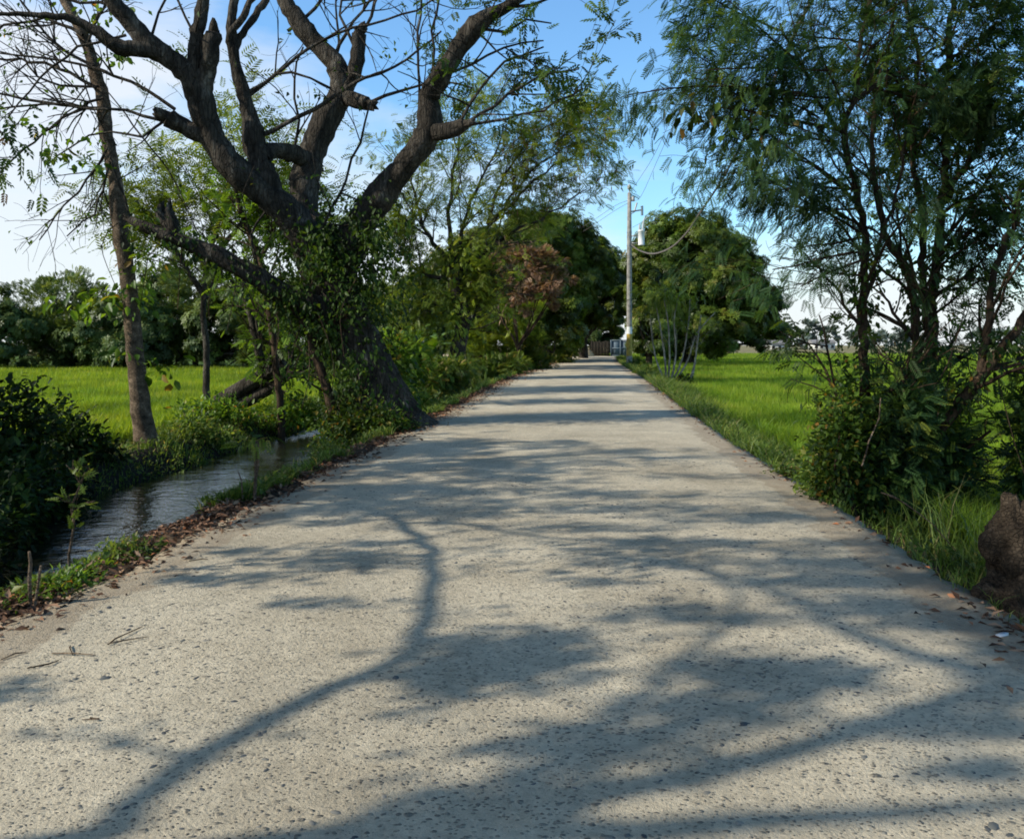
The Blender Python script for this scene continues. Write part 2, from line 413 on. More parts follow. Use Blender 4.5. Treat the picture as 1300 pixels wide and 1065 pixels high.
soil = np.array([.085, .062, .042]); green = np.array([.07, .12, .018]); mud = np.array([.03, .026, .02]); tan = np.array([.26, .22, .12]); verge = np.array([.06, .075, .025])
C = np.zeros(X.shape + (3,)); C[:] = soil
w = np.clip((l - 5.2) / .8, 0, 1)[..., None]; C = C * (1 - w) + green * w
w = np.clip((r - .2) / .5, 0, 1)[..., None]; C = C * (1 - w) + verge * w
w = np.clip((r - 1.2) / .5, 0, 1)[..., None]; C = C * (1 - w) + green * w
w = (np.clip((l - .9) / .3, 0, 1) * np.clip((5.0 - l) / .8, 0, 1))[..., None]; C = C * (1 - w) + mud * w
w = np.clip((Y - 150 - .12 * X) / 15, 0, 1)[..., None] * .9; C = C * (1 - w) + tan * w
gm, nt, out = mat_new('ground_soil'); L = nt.links
at = N(nt, 'ShaderNodeAttribute', attribute_name='col'); g = N(nt, 'ShaderNodeNewGeometry')
n1 = N(nt, 'ShaderNodeTexNoise', i_Scale=.9, i_Detail=8.0, i_Roughness=.7); L.new(g.outputs['Position'], n1.inputs['Vector'])
n2 = N(nt, 'ShaderNodeTexNoise', i_Scale=18., i_Detail=4.0); L.new(g.outputs['Position'], n2.inputs['Vector'])
mr = ramp(nt, [(.3, .55), (.7, 1.45)]); L.new(n1.outputs[0], mr.inputs[0])
mr2 = ramp(nt, [(.3, .7), (.7, 1.3)]); L.new(n2.outputs[0], mr2.inputs[0])
m1 = N(nt, 'ShaderNodeMix', data_type='RGBA', blend_type='MULTIPLY'); m1.inputs[0].default_value = 1
m2 = N(nt, 'ShaderNodeMix', data_type='RGBA', blend_type='MULTIPLY'); m2.inputs[0].default_value = 1
L.new(at.outputs['Color'], m1.inputs[6]); L.new(mr.outputs[0], m1.inputs[7]); L.new(m1.outputs[2], m2.inputs[6]); L.new(mr2.outputs[0], m2.inputs[7])
pb = N(nt, 'ShaderNodeBsdfPrincipled', i_Roughness=.95); pb.inputs['Specular IOR Level'].default_value = .1
b = N(nt, 'ShaderNodeBump'); b.inputs['Distance'].default_value = .04; b.inputs['Strength'].default_value = .8
L.new(n2.outputs[0], b.inputs['Height']); L.new(b.outputs[0], pb.inputs['Normal'])
L.new(m2.outputs[2], pb.inputs['Base Color']); L.new(pb.outputs[0], out.inputs[0])
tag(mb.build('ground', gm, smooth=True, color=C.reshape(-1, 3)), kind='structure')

# road: a concrete slab with a rough, pebbly wearing surface
ysr = np.concatenate([np.linspace(-12, 0, 25), np.arange(.1, 20, .1), np.arange(20, 60, .4), np.arange(60, 118, .8)])
cols = np.concatenate([[0.0, 0.0], np.linspace(0.0, 1, 41)[1:-1], [1.0, 1.0]])
rows = []
for y in ysr:
    xl, xr = float(XL(y)), float(XR(y))
    jl = .07 * hn(y * 1.1, 3, 1.0) + .04 * hn(y * 4.1, 9, 1.0) + rs.randn() * .012; jr = .03 * hn(y * 1.9, 7, 1.0) + .02 * hn(y * 6, 2) + rs.randn() * .012 - .05 * (rs.rand() > .93)
    xs = (xl + jl) + ((xr + jr) - (xl + jl)) * cols
    zz = 0.0 + .025 * (1 - (2 * cols - 1) ** 2)
    zz = zz + .003 * hn(xs * 2, y * 2) ; zz[0] = -.2; zz[-1] = -.35
    zz[1] -= .012; zz[-2] -= .006
    rows.append(np.stack([xs, np.full_like(xs, y), zz], -1))
V = np.array(rows); nr, nc = V.shape[:2]
i = np.arange(nr - 1)[:, None] * nc; j = np.arange(nc - 1)[None]
mb = MB(); ed = np.minimum(cols, 1 - cols) * 2
mb.add(V, np.stack([i + j, i + j + 1, i + nc + j + 1, i + nc + j], -1).reshape(-1, 4), rnd=np.tile(ed, nr))
rm, nt, out = mat_new('worn_concrete'); L = nt.links
g = N(nt, 'ShaderNodeNewGeometry'); at = N(nt, 'ShaderNodeAttribute', attribute_name='rnd')
pos = g.outputs['Position']
def noise(scale, det=5.0, rough=.6, vec=None):
    n = N(nt, 'ShaderNodeTexNoise', i_Scale=scale, i_Detail=det, i_Roughness=rough); L.new(vec or pos, n.inputs['Vector']); return n.outputs[0]
def mul(a, bb):
    m = N(nt, 'ShaderNodeMath', operation='MULTIPLY')
    for k, v in enumerate((a, bb)):
        if isinstance(v, (int, float)): m.inputs[k].default_value = v
        else: L.new(v, m.inputs[k])
    return m.outputs[0]
def rampv(v, stops):
    r_ = ramp(nt, stops); L.new(v, r_.inputs[0]); return r_.outputs[0]
def mixc(f, a, bb, bt='MIX'):
    m = N(nt, 'ShaderNodeMix', data_type='RGBA', blend_type=bt)
    if isinstance(f, (int, float)): m.inputs[0].default_value = f
    else: L.new(f, m.inputs[0])
    for k, v in ((6, a), (7, bb)):
        if isinstance(v, tuple): m.inputs[k].default_value = v + (1,)
        else: L.new(v, m.inputs[k])
    return m.outputs[2]
base = rampv(noise(.8, 7.0, .65), [(.3, (.5, .42, .3)), (.5, (.64, .55, .405)), (.72, (.74, .645, .485))])
base = mixc(.7, base, rampv(noise(26., 4.0), [(.3, .72), (.7, 1.2)]), 'MULTIPLY')
warp = N(nt, 'ShaderNodeVectorMath', operation='MULTIPLY_ADD'); nn = N(nt, 'ShaderNodeTexNoise', i_Scale=14., i_Detail=2.0); L.new(pos, nn.inputs['Vector'])
warp.inputs[1].default_value = (.03, .03, .03); L.new(nn.outputs['Color'], warp.inputs[0]); L.new(pos, warp.inputs[2])
heights = []
for sc_, thr, dens, seed in ((26., .44, .5, 0), (47., .46, .6, 3.3), (12., .3, .1, 7.7)):
    mp = N(nt, 'ShaderNodeMapping'); mp.inputs['Location'].default_value = (seed, seed, 0); mp.inputs['Rotation'].default_value = (0, 0, .3 + seed); mp.inputs['Scale'].default_value = (1., 1.45, .2); L.new(warp.outputs[0], mp.inputs[0])
    v = N(nt, 'ShaderNodeTexVoronoi', i_Scale=sc_); L.new(mp.outputs[0], v.inputs['Vector'])
    sp = N(nt, 'ShaderNodeSeparateColor'); L.new(v.outputs['Color'], sp.inputs[0])
    gt = N(nt, 'ShaderNodeMath', operation='LESS_THAN'); L.new(sp.outputs[0], gt.inputs[0]); gt.inputs[1].default_value = dens
    # stone radius varies from cell to cell
    rad = N(nt, 'ShaderNodeMath', operation='MULTIPLY_ADD'); L.new(sp.outputs[2], rad.inputs[0]); rad.inputs[1].default_value = thr * .6; rad.inputs[2].default_value = thr * .45
    dv = N(nt, 'ShaderNodeMath', operation='DIVIDE'); L.new(v.outputs['Distance'], dv.inputs[0]); L.new(rad.outputs[0], dv.inputs[1])
    st = rampv(dv.outputs[0], [(.0, 1.0), (.8, 1.0), (1.0, 0.0)])
    st = mul(st, gt.outputs[0])
    patch = rampv(noise(.55 + .1 * seed, 3.0), [(.36, .45), (.52, 1.0)])
    edge = rampv(at.outputs['Fac'], [(.08, .25), (.4, 1.0)])
    st = mul(mul(st, patch), edge)
    colr = rampv(sp.outputs[1], [(0, (.08, .08, .082)), (.45, (.17, .165, .15)), (.8, (.3, .28, .24)), (1, (.42, .37, .3))])
    base = mixc(mul(st, .66), base, colr)
    dome = rampv(dv.outputs[0], [(0, 1.0), (.5, .8), (1.0, 0.0)])
    rim_shade = rampv(dv.outputs[0], [(.8, 1.0), (1.0, .45), (1.35, 1.0)])  # each stone's bump shadow drawn into the colour as a dark ring
    rimm = N(nt, 'ShaderNodeMix', data_type='RGBA', blend_type='MULTIPLY'); L.new(mul(gt.outputs[0], .55), rimm.inputs[0]); L.new(base, rimm.inputs[6]); L.new(rim_shade, rimm.inputs[7]); base = rimm.outputs[2]
    heights.append(mul(dome, st))
trk = rampv(at.outputs['Fac'], [(.2, .97), (.42, 1.05), (.62, .95), (1.0, 1.0)]); base = mixc(.8, base, trk, 'MULTIPLY')
wt = rampv(noise(.33, 5.0, .75), [(.35, .78), (.5, 1.0), (.65, 1.06)]); base = mixc(1.0, base, wt, 'MULTIPLY')
stn = rampv(noise(2.3, 6.0, .8), [(.28, .72), (.4, 1.0)]); base = mixc(.8, base, stn, 'MULTIPLY')
# sand and dirt washed along the slab edges
dn = N(nt, 'ShaderNodeMath', operation='MULTIPLY_ADD'); L.new(noise(1.6, 6.0, .7), dn.inputs[0]); dn.inputs[1].default_value = -.3; L.new(at.outputs['Fac'], dn.inputs[2])
dirt = rampv(dn.outputs[0], [(-.2, .8), (-.1, .4), (.02, 0.0)])
dirt = mul(dirt, rampv(noise(7., 5.0, .7), [(.3, .45), (.6, 1.0)])); base = mixc(dirt, base, (.34, .265, .185))
pb = N(nt, 'ShaderNodeBsdfPrincipled', i_Roughness=.85); pb.inputs['Specular IOR Level'].default_value = .25
L.new(base, pb.inputs['Base Color'])
h = heights[0]
for hh in heights[1:]:
    ad = N(nt, 'ShaderNodeMath', operation='ADD'); L.new(h, ad.inputs[0]); L.new(hh, ad.inputs[1]); h = ad.outputs[0]
ad = N(nt, 'ShaderNodeMath', operation='MULTIPLY_ADD'); L.new(noise(60., 5.0, .7), ad.inputs[0]); ad.inputs[1].default_value = .9; L.new(h, ad.inputs[2]); h = ad.outputs[0]
b = N(nt, 'ShaderNodeBump'); b.inputs['Strength'].default_value = 1.0; b.inputs['Distance'].default_value = .02
L.new(h, b.inputs['Height']); L.new(b.outputs[0], pb.inputs['Normal']); L.new(pb.outputs[0], out.inputs[0])
tag(mb.build('road', rm, smooth=False), kind='structure')

def road_z(x, y):
    t = (x - XL(y)) / (XR(y) - XL(y)); return .025 * (1 - (2 * t - 1) ** 2)

# loose and half-buried pebbles on the near part of the road
mb = MB(); ico = []
th = np.arange(7) * 2 * PI / 7
V0 = np.array([(math.cos(t), math.sin(t), 0) for t in th] + [(.68 * math.cos(t + .2), .68 * math.sin(t + .2), .7) for t in th] + [(0, 0, 1)])
Q0 = np.array([(a, (a + 1) % 7, 7 + (a + 1) % 7, 7 + a) for a in range(7)]); T0 = np.array([(7 + a, 7 + (a + 1) % 7, 14) for a in range(7)])
Np = 7000
py_ = 1.3 + rs.rand(Np) ** 1.5 * 9.5; px_ = XL(py_) + (XR(py_) - XL(py_)) * (.06 + .88 * rs.rand(Np))
keep = (hn(px_ * .5, py_ * .5, 1.2, 4) + rs.randn(Np) * .4) > -.05
px_, py_ = px_[keep], py_[keep]; Np = len(px_)
sz = .003 + .008 * rs.rand(Np) ** 2.0 + .008 * (rs.rand(Np) > .985)
az = rs.rand(Np) * 6.28; el = .75 + rs.rand(Np) * .5
ca, sa = np.cos(az), np.sin(az)
Wx = V0[None, :, 0] * sz[:, None] * (1.0 + .7 * el[:, None]); Wy = V0[None, :, 1] * sz[:, None]
W = np.stack([px_[:, None] + Wx * ca[:, None] - Wy * sa[:, None], py_[:, None] + Wx * sa[:, None] + Wy * ca[:, None],
              (road_z(px_, py_) - .001)[:, None] + V0[None, :, 2] * sz[:, None] * .42], -1)
W[..., :2] += rs.randn(*W[..., :2].shape) * (sz * .08)[:, None, None]
off = (np.arange(Np) * 15)[:, None, None]
mb.add(W.reshape(-1, 3), (Q0[None] + off).reshape(-1, 4), np.repeat(rs.rand(Np), 15))
mb.T.append((T0[None] + off).reshape(-1, 3)); mb.MT.append(np.zeros(Np * 7, np.int32))
tag(mb.build('gravel', M['pebble'], smooth=True), kind='stuff')

# canal water
mb = MB(); yw = np.concatenate([np.arange(-20, 60, .5), np.arange(60, 97, 2)])
V = np.array([[(XLc(y) - .55, y, WATER), (XLc(y) - 4.7, y, WATER)] for y in yw]); n = len(yw)
i = np.arange(n - 1) * 2
mb.add(V, np.stack([i + 1, i, i + 2, i + 3], -1))
wm, nt, out = mat_new('canal_water'); L = nt.links
g = N(nt, 'ShaderNodeNewGeometry'); pos = g.outputs['Position']
mp = N(nt, 'ShaderNodeMapping'); mp.inputs['Scale'].default_value = (1, 1.6, 1); mp.inputs['Rotation'].default_value = (0, 0, .5); L.new(pos, mp.inputs[0])
n1 = noise(4.2, 4.0, .6, mp.outputs[0]); n2 = noise(1.1, 2.0, .5, mp.outputs[0])
ad = N(nt, 'ShaderNodeMath', operation='MULTIPLY_ADD'); L.new(n2, ad.inputs[0]); ad.inputs[1].default_value = 1.6; L.new(n1, ad.inputs[2])
b = N(nt, 'ShaderNodeBump'); b.inputs['Strength'].default_value = .3; b.inputs['Distance'].default_value = .07; L.new(ad.outputs[0], b.inputs['Height'])
pb = N(nt, 'ShaderNodeBsdfPrincipled', i_Roughness=.03, i_IOR=2.1); pb.inputs['Base Color'].default_value = (.014, .016, .012, 1); pb.inputs['Specular IOR Level'].default_value = .8
L.new(b.outputs[0], pb.inputs['Normal']); L.new(pb.outputs[0], out.inputs[0])
tag(mb.build('canal_water', wm), kind='structure')

# ------------------------------------------------------------------ rice and grass
def blades(mb, x, y, z, h, w, lean=.35, two=True, rnd=None):
    n = len(x); az = rs.rand(n) * 6.28; c, s = np.cos(az), np.sin(az)
    tw = rs.rand(n) * 6.28; wx, wy = np.cos(tw) * w / 2, np.sin(tw) * w / 2
    ln = h * lean * rs.rand(n) ** .7 * 1.3
    if rnd is None: rnd = rs.rand(n)
    p = np.stack([x, y, z], -1); W = np.stack([wx, wy, 0 * wx], -1)
    mid = p + np.stack([c * ln * .35, s * ln * .35, h * .6], -1); tip = p + np.stack([c * ln, s * ln, h * (1 - .25 * lean * rs.rand(n))], -1)
    if two:
        V = np.stack([p - W, p + W, mid + W * .8, mid - W * .8, tip], 1).reshape(-1, 3); o = np.arange(n)[:, None] * 5
        mb.add(V, o + np.array([[0, 1, 2, 3]]), np.repeat(rnd, 5))
        mb.T.append(o + np.array([[3, 2, 4]]) + mb.n - len(V)); mb.MT.append(np.zeros(n, np.int32))
    else:
        V = np.stack([p - W, p + W, tip], 1).reshape(-1, 3); mb.add(V, np.arange(n)[:, None] * 3 + np.array([[0, 1, 2]]), np.repeat(rnd, 3))

def field(side, bands):
    mb = MB()
    for (y0, y1, n, h, w, two) in bands:
        y = np.sqrt(y0 ** 2 + (y1 ** 2 - y0 ** 2) * rs.rand(n))
        if side > 0:
            x0 = XRc(y) + 1.05 + .25 * hn(y, 1, 1.3); x1 = np.maximum(y * .72 + 3, x0 + 2); x = x0 + (x1 - x0) * rs.rand(n)
        else:
            x0 = XLc(y) - 5.5 - .3 * hn(y, 4, 1.3); x1 = np.minimum(-y * .72 - 3, x0 - 2); x = x0 + (x1 - x0) * rs.rand(n)
        hh = h * (.75 + .4 * rs.rand(n)) * (1 + .16 * hn(x, y, .5) + .1 * hn(x, y, 1.9))
        blades(mb, x, y, ground_z(x, y) - .02, hh, w * (.7 + .6 * rs.rand(n)), .45, two, np.clip(rs.rand(n) * .5 + .22 + .22 * hn(x, y, .35) + .14 * np.sin(x * 2.6 + .5 * hn(x, y, .8)) + .12 * hn(x, y, 1.7), 0, 1))
    return mb
tag(field(1, [(3.5, 10, 26000, .5, .012, True), (10, 22, 60000, .48, .02, True), (22, 45, 80000, .46, .035, False), (45, 85, 80000, .45, .07, False), (85, 155, 90000, .45, .13, False)]).build('rice', M['rice']), 'tall bright green rice growing in the field right of the road', None, kind='stuff')
tag(field(-1, [(6, 14, 22000, .5, .013, True), (14, 25, 60000, .5, .02, True), (25, 42, 70000, .48, .035, False), (42, 66, 60000, .46, .06, False)]).build('rice', M['rice']), 'bright green rice growing beyond the canal', None, kind='stuff')

# verge grass and weeds
def verge_weeds(name, xs, ys, h, label):
    mb = MB(); n = len(xs); z = ground_z(xs, ys)
    blades(mb, xs, ys, z - .02, h * (.5 + rs.rand(n)), .006 + .0007 * ys, .8, True)
    m = rs.rand(n) < .45
    X = np.stack([xs, ys, z + h * rs.rand(n) * .8], -1)[m]; D = rs.randn(m.sum(), 3) + [0, 0, .4]
    scatter(mb, T_fold(), X, D, (.03 + .05 * rs.rand(m.sum())) * (1 + ys[m] * .02), mat=0)
    return tag(mb.build(name, M['weed']), label, None, kind='stuff')
n = 42000; y = 3.2 + rs.rand(n) ** 1.7 * 90; t = rs.rand(n) ** 1.3
x = XRc(y) + .05 + t * 1.5 + .12 * hn(y, 2, 1.5); 
k = (hn(x, y, .8, 2) + rs.rand(n) * 1.2 > -.1) & ~((y < 8) & (x < XRc(y) + .35) & (rs.rand(n) < .8)); x, y = x[k], y[k]
verge_weeds('verge_grass', x, y, .14 + .24 * np.clip((y - 4) / 25, 0, 1) + .1 * np.clip(hn(x, y, .7, 5), 0, 1), 'low weeds and grass along the right road edge')
n = 34000; y = 8 + rs.rand(n) ** 1.6 * 88; x = XLc(y) - .2 - rs.rand(n) ** 1.2 * (.5 + 1.15 * (y > 22)) + .15 * hn(y, 5, 1.5)
k = hn(x, y, .8, 1) + rs.rand(n) * 1.3 > np.where(y < 17, .85, .15); x, y = x[k], y[k]
verge_weeds('verge_grass', x, y, .12 + .12 * np.clip(hn(x, y, .5, 3), 0, 1) + .002 * y, 'weeds between the road and the canal')
n = 36000; y = 4 + rs.rand(n) ** 1.4 * 60; x = XLc(y) - 3.75 - rs.rand(n) * 2.3
verge_weeds('bank_grass', x, y, .1 + .2 * np.clip(hn(x, y, .6, 7), 0, 1), 'weeds on the far bank of the canal')
n = 3800; y = 3.6 + rs.rand(n) * 2.4; x = XLc(y) - .18 - rs.rand(n) * .7
k = hn(x, y, 1.4, 8) + rs.rand(n) * 1.0 > .35
verge_weeds('verge_grass', x[k], y[k], .10, 'small green weeds at the left road edge in front')

# dry leaf litter along both road edges
mb = MB(); n = 26000
y = 3.3 + rs.rand(n) ** 1.8 * 70; x = XLc(y) - .12 + rs.randn(n) * (.19 + .006 * y) - .14
k = (hn(y * 1.2, x, 1.0, 1) + rs.rand(n) * 1.5 > .2); x, y = x[k], y[k]
n2_ = 1100; y2 = 3.2 + rs.rand(n2_) * 30; x2 = XRc(y2) + rs.randn(n2_) * .12 + .02
x = np.r_[x, x2, 2.75 + rs.randn(260) * .2]; y = np.r_[y, y2, 4.2 + rs.randn(260) * .4]
z = np.where((x > XL(y) + .03) & (x < XR(y) - .03), road_z(x, y) + .004, ground_z(x, y) + .015 + .03 * rs.rand(len(x)))
D = rs.randn(len(x), 3) * [1, 1, .25]
Zn = np.tile([0, 0, 1.], (len(x), 1)) + rs.randn(len(x), 3) * .5
scatter(mb, T_fold(.2), np.stack([x, y, z], -1), D, (.035 + .05 * rs.rand(len(x))) * (1 + y * .012), Z=Zn)
tag(mb.build('leaf_litter', M['litter']), 'brown dry leaves lying along the road edges', None, kind='stuff')


# ------------------------------------------------------------------ the big gnarled tree on the canal bank
def twigs_from(mb, tips, starts, lev=1, kids=4, ang=.5, up=.02, wig=.1, shrink=.5):
    for (p, q, r, L_) in starts:
        grow(mb, p, np.asarray(q) - np.asarray(p), L_, r, lev, tips, kids, ang, up, wig, shrink)

D0 = 15.5
big = thing('gnarled_tree', 'huge dark gnarled tree with thick forked limbs leaning over the canal', 'tree', (-2.35, 15.5, -.15))
tb = MB(); base = np.array([-2.35, 15.5, -.15])
tr_pts = pl(D0, [(512, 562, 52), (500, 540, 42), (484, 505, 35), (464, 460, 32), (444, 415, 31), (424, 370, 31), (408, 330, 32), (396, 296, 30)])
limb(tb, tr_pts, 18, .05, .14)
for a, rr in ((-.1, .95), (.9, .7), (-1.2, .8), (2.2, .7), (3.3, .8), (-2.2, .75)):      # buttress roots
    e = base + np.array([math.cos(a) * rr, math.sin(a) * rr, 0]); e[2] = ground_z(e[0], e[1]) - .05
    limb(tb, [(*(base + [math.cos(a) * .15, math.sin(a) * .15, .55]), .2), (*(base + [math.cos(a) * .55, math.sin(a) * .55, .16]), .15), (*e, .07)], 10, .1, .12)
tb.build('trunk', M['bark'], big, smooth=True)
limbs_px = [
    # right limb with its pollard knuckle
    [(430, 345, 26, 15.5), (458, 285, 23, 15.3), (492, 238, 20, 15.2), (519, 205, 18, 15.0), (543, 168, 18, 14.9), (545, 145, 20, 14.9), (543, 126, 15, 14.9), (566, 88, 14, 14.7), (588, 55, 14, 14.6), (604, 34, 14, 14.5), (630, 15, 10, 14.4), (655, 2, 7, 14.3), (690, -30, 5, 14.2)],
    # middle limb
    [(398, 300, 24, 15.5), (386, 271, 21, 15.8), (389, 225, 20, 16.0), (398, 190, 20, 16.1), (413, 153, 19, 16.2), (432, 116, 17, 16.3), (426, 84, 14, 16.3), (409, 62, 13, 16.3), (390, 42, 15, 16.3), (372, 18, 12, 16.3), (358, -8, 11, 16.3), (345, -60, 8, 16.3)],
    [(428, 125, 14, 16.3), (439, 112, 13, 16.3), (452, 85, 10, 16.2), (455, 60, 10, 16.2), (455, 44, 11, 16.2)],
    # left limb rising to the upper left
    [(404, 330, 26, 15.3), (365, 271, 22, 15.0), (335, 248, 20, 14.8), (310, 226, 20, 14.6), (286, 202, 19, 14.5), (264, 162, 19, 14.4), (252, 120, 19, 14.3), (238, 92, 17, 14.2), (216, 76, 14, 14.1), (195, 60, 15, 14.0), (175, 40, 13, 13.9), (160, 22, 14, 13.8), (142, 0, 12, 13.7), (120, -40, 10, 13.6)],
    [(205, 68, 12, 14.0), (175, 62, 12, 13.9), (150, 60, 11, 13.8), (125, 42, 8, 13.7), (95, 26, 6, 13.6), (60, 20, 4.5, 13.5), (10, 18, 3, 13.4), (-60, 26, 2, 13.3)],
    [(272, 178, 14, 14.4), (250, 168, 13, 14.4), (232, 160, 12, 14.4), (214, 150, 13, 14.3)],
    [(245, 100, 12, 14.2), (248, 70, 11, 14.2), (249, 40, 10, 14.2), (255, 15, 9, 14.2), (262, -20, 7, 14.2)],
    [(256, 118, 14, 14.3), (264, 90, 12, 14.2), (268, 66, 11, 14.1), (271, 48, 13, 14.1), (272, 42, 11, 14.1)],
    # dark inner limb
    [(380, 298, 18, 15.1), (347, 250, 16, 14.9), (334, 215, 17, 14.9), (322, 180, 17, 14.9), (318, 150, 12, 14.9), (306, 108, 9, 14.9), (297, 72, 8, 14.9), (293, 35, 7, 14.9), (300, -10, 6, 14.9)],
    [(333, 200, 13, 14.9), (352, 190, 12, 15.2), (372, 196, 12, 15.6), (394, 205, 13, 16.0)],
    [(296, 75, 5, 14.9), (292, 45, 5, 14.8), (308, 22, 5, 14.7), (327, -10, 4, 14.6)],
    [(296, 66, 6, 14.9), (304, 48, 5, 15.0), (318, 28, 5, 15.1), (345, -10, 5, 15.3)],
    # low limb reaching left over the water, broken stump on it
    [(446, 432, 22, 15.4), (415, 400, 18, 15.2), (385, 382, 16, 15.0), (350, 368, 15, 14.8), (313, 345, 14, 14.6), (278, 326, 13, 14.5), (243, 311, 11, 14.4), (210, 299, 9, 14.3), (185, 288, 8, 14.3), (165, 279, 6, 14.3)],
    [(228, 312, 10, 14.4), (220, 296, 11, 14.4), (216, 280, 10, 14.4), (214, 266, 6, 14.4), (216, 255, 2, 14.4)],
    [(222, 292, 9, 14.4), (206, 278, 8, 14.4), (204, 262, 5, 14.4), (207, 258, 2, 14.4)],
    [(545, 165, 14, 14.9), (562, 168, 12, 14.7), (580, 163, 11, 14.6), (590, 158, 9, 14.5)],
    [(430, 120, 12, 16.3), (452, 128, 11, 16.1), (466, 132, 10, 16.0)],
]
lp = []
for k, pts in enumerate(limbs_px):
    m_ = MB(); w = pl(D0, [(p[0], p[1], p[2] * .87) + tuple(p[3:]) for p in pts])
    P_, R_ = limb(m_, w, 14, .11, .1, wob=.01)
    if pts[-1][1] > 30:      # pollard stubs: a swollen knuckle with broken ends
        e = P_[-1]
        for q in range(4):
            v = rs.randn(3) * .5 + (P_[-1] - P_[-3]) * 6; v = nrm(v)
            limb(m_, [(*e, R_[-1] * .7), (*(e + v * R_[-1] * 1.2), R_[-1] * .45), (*(e + v * R_[-1] * 1.9), .01)], 7, .15, .06)
    m_.build('limb', M['bark'], big, smooth=True); lp.append((P_, R_))
# long bare shoots from the knuckles
sh = MB(); tips = []
thin = [
    [(318, 176, 6, 14.9), (345, 168, 5.5), (362, 157, 5), (382, 146, 5), (431, 118, 4.5), (450, 104, 4), (500, 85, 3), (560, 40, 2)],
    [(307, 122, 5, 14.9), (335, 106, 4.5), (365, 83, 4), (410, 52, 3.6), (450, 35, 3), (510, 18, 2.5), (570, -5, 2)],
    [(205, 153, 4, 14.3), (160, 141, 3.5), (118, 139, 3), (60, 132, 2.6), (0, 137, 2.2), (-40, 140, 2)],
    [(222, 139, 4.5, 14.4), (185, 113, 4), (146, 97, 3.5), (100, 80, 3), (50, 74, 2.6), (0, 68, 2)],
    [(309, 128, 4, 14.9), (350, 95, 3.5), (372, 92, 3), (420, 112, 2)],
    [(466, 132, 4, 16.0), (490, 122, 4), (520, 112, 3), (560, 105, 2.4), (600, 112, 2)],
    [(455, 50, 4, 16.2), (470, 20, 4), (480, -20, 3)], [(450, 60, 4, 16.2), (432, 20, 3), (436, -20, 3)],
    [(530, 170, 3, 14.9), (533, 110, 3), (528, 60, 3), (535, 0, 2.5)], [(556, 120, 3.5, 14.8), (550, 60, 3), (556, 0, 2.5), (552, -30, 2)],
    [(590, 158, 4, 14.5), (625, 135, 3.5), (665, 108, 3), (700, 90, 2.2), (735, 88, 1.6)],
    [(586, 152, 4, 14.5), (610, 115, 3.5), (640, 80, 3), (690, 60, 2)],
    [(590, 160, 3.5, 14.5), (640, 150, 3), (690, 140, 2.5), (740, 112, 1.6)],
    [(604, 36, 4, 14.5), (640, 38, 3.5), (670, 28, 2.5), (700, 30, 1.6)], [(640, 10, 4, 14.4), (675, 6, 3.5), (720, -10, 2)],
    [(566, 95, 3.5, 14.7), (600, 82, 3), (640, 62, 2.5), (690, 52, 1.6)],
    [(365, 40, 4, 16.3), (400, 10, 4), (420, -20, 3)], [(425, 75, 5, 16.3), (440, 40, 4), (470, 0, 3)],
    [(190, 55, 4, 14.0), (200, 20, 3), (215, -10, 3)], [(247, 45, 3.5, 14.2), (235, 20, 3), (222, -8, 3)],
    [(150, 10, 4, 13.7), (100, 0, 3), (40, -10, 2.6)], [(160, 45, 3.5, 13.8), (100, 60, 3), (50, 100, 2.4), (10, 150, 1.6)],
    [(214, 150, 3.5, 14.3), (180, 175, 3), (140, 165, 2.4), (90, 185, 1.8), (60, 210, 1.4)],
    [(165, 279, 3, 14.3), (150, 230, 2.5), (140, 200, 2)],
    [(400, 300, 4, 15.0), (440, 230, 3), (455, 180, 3), (470, 130, 2)], [(372, 196, 3.5, 15.6), (378, 150, 3), (372, 100, 2.5), (385, 60, 2)],
    [(350, 250, 3, 14.8), (320, 300, 2.5), (330, 345, 2)],
]
for pts in thin:
    d = pts[0][3]; w = pl(d, [(p[0], p[1], p[2] * .55) for p in pts]); P_, R_ = limb(sh, w, 6, 0, .25, wob=.02)
    n_ = len(P_)
    for q in range(int(n_ * .55)):
        i_ = rs.randint(n_ // 5, n_ - 1); dd = nrm(P_[i_ + 1] - P_[i_] + rs.randn(3) * .3)
        grow(sh, P_[i_], rotvec(dd, .6), .7 + .9 * rs.rand(), R_[i_] * .7, 1, tips, 3, .6, .03, .1, .6, minr=.0032)
sh.build('bare_shoot', M['bark'], big)
T = np.array([t[0] for t in tips])
lf = MB()
right = [t for t in tips if t[0][0] > -1.4 and rs.rand() < .6]; rest = [t for t in tips if t[0][0] <= -1.4 and rs.rand() < .07]
leaves_on(lf, T_spray(), right, 2, .2, .09, -.35)
leaves_on(lf, T_fold(), rest, 3, .11, .06, -.6)
left = [t for t in tips if t[0][0] < -7.0 and rs.rand() < .22]; leaves_on(lf, T_fold(), left, 1, .09, .05, -.8)
lf.build('foliage', M['vine'], big)

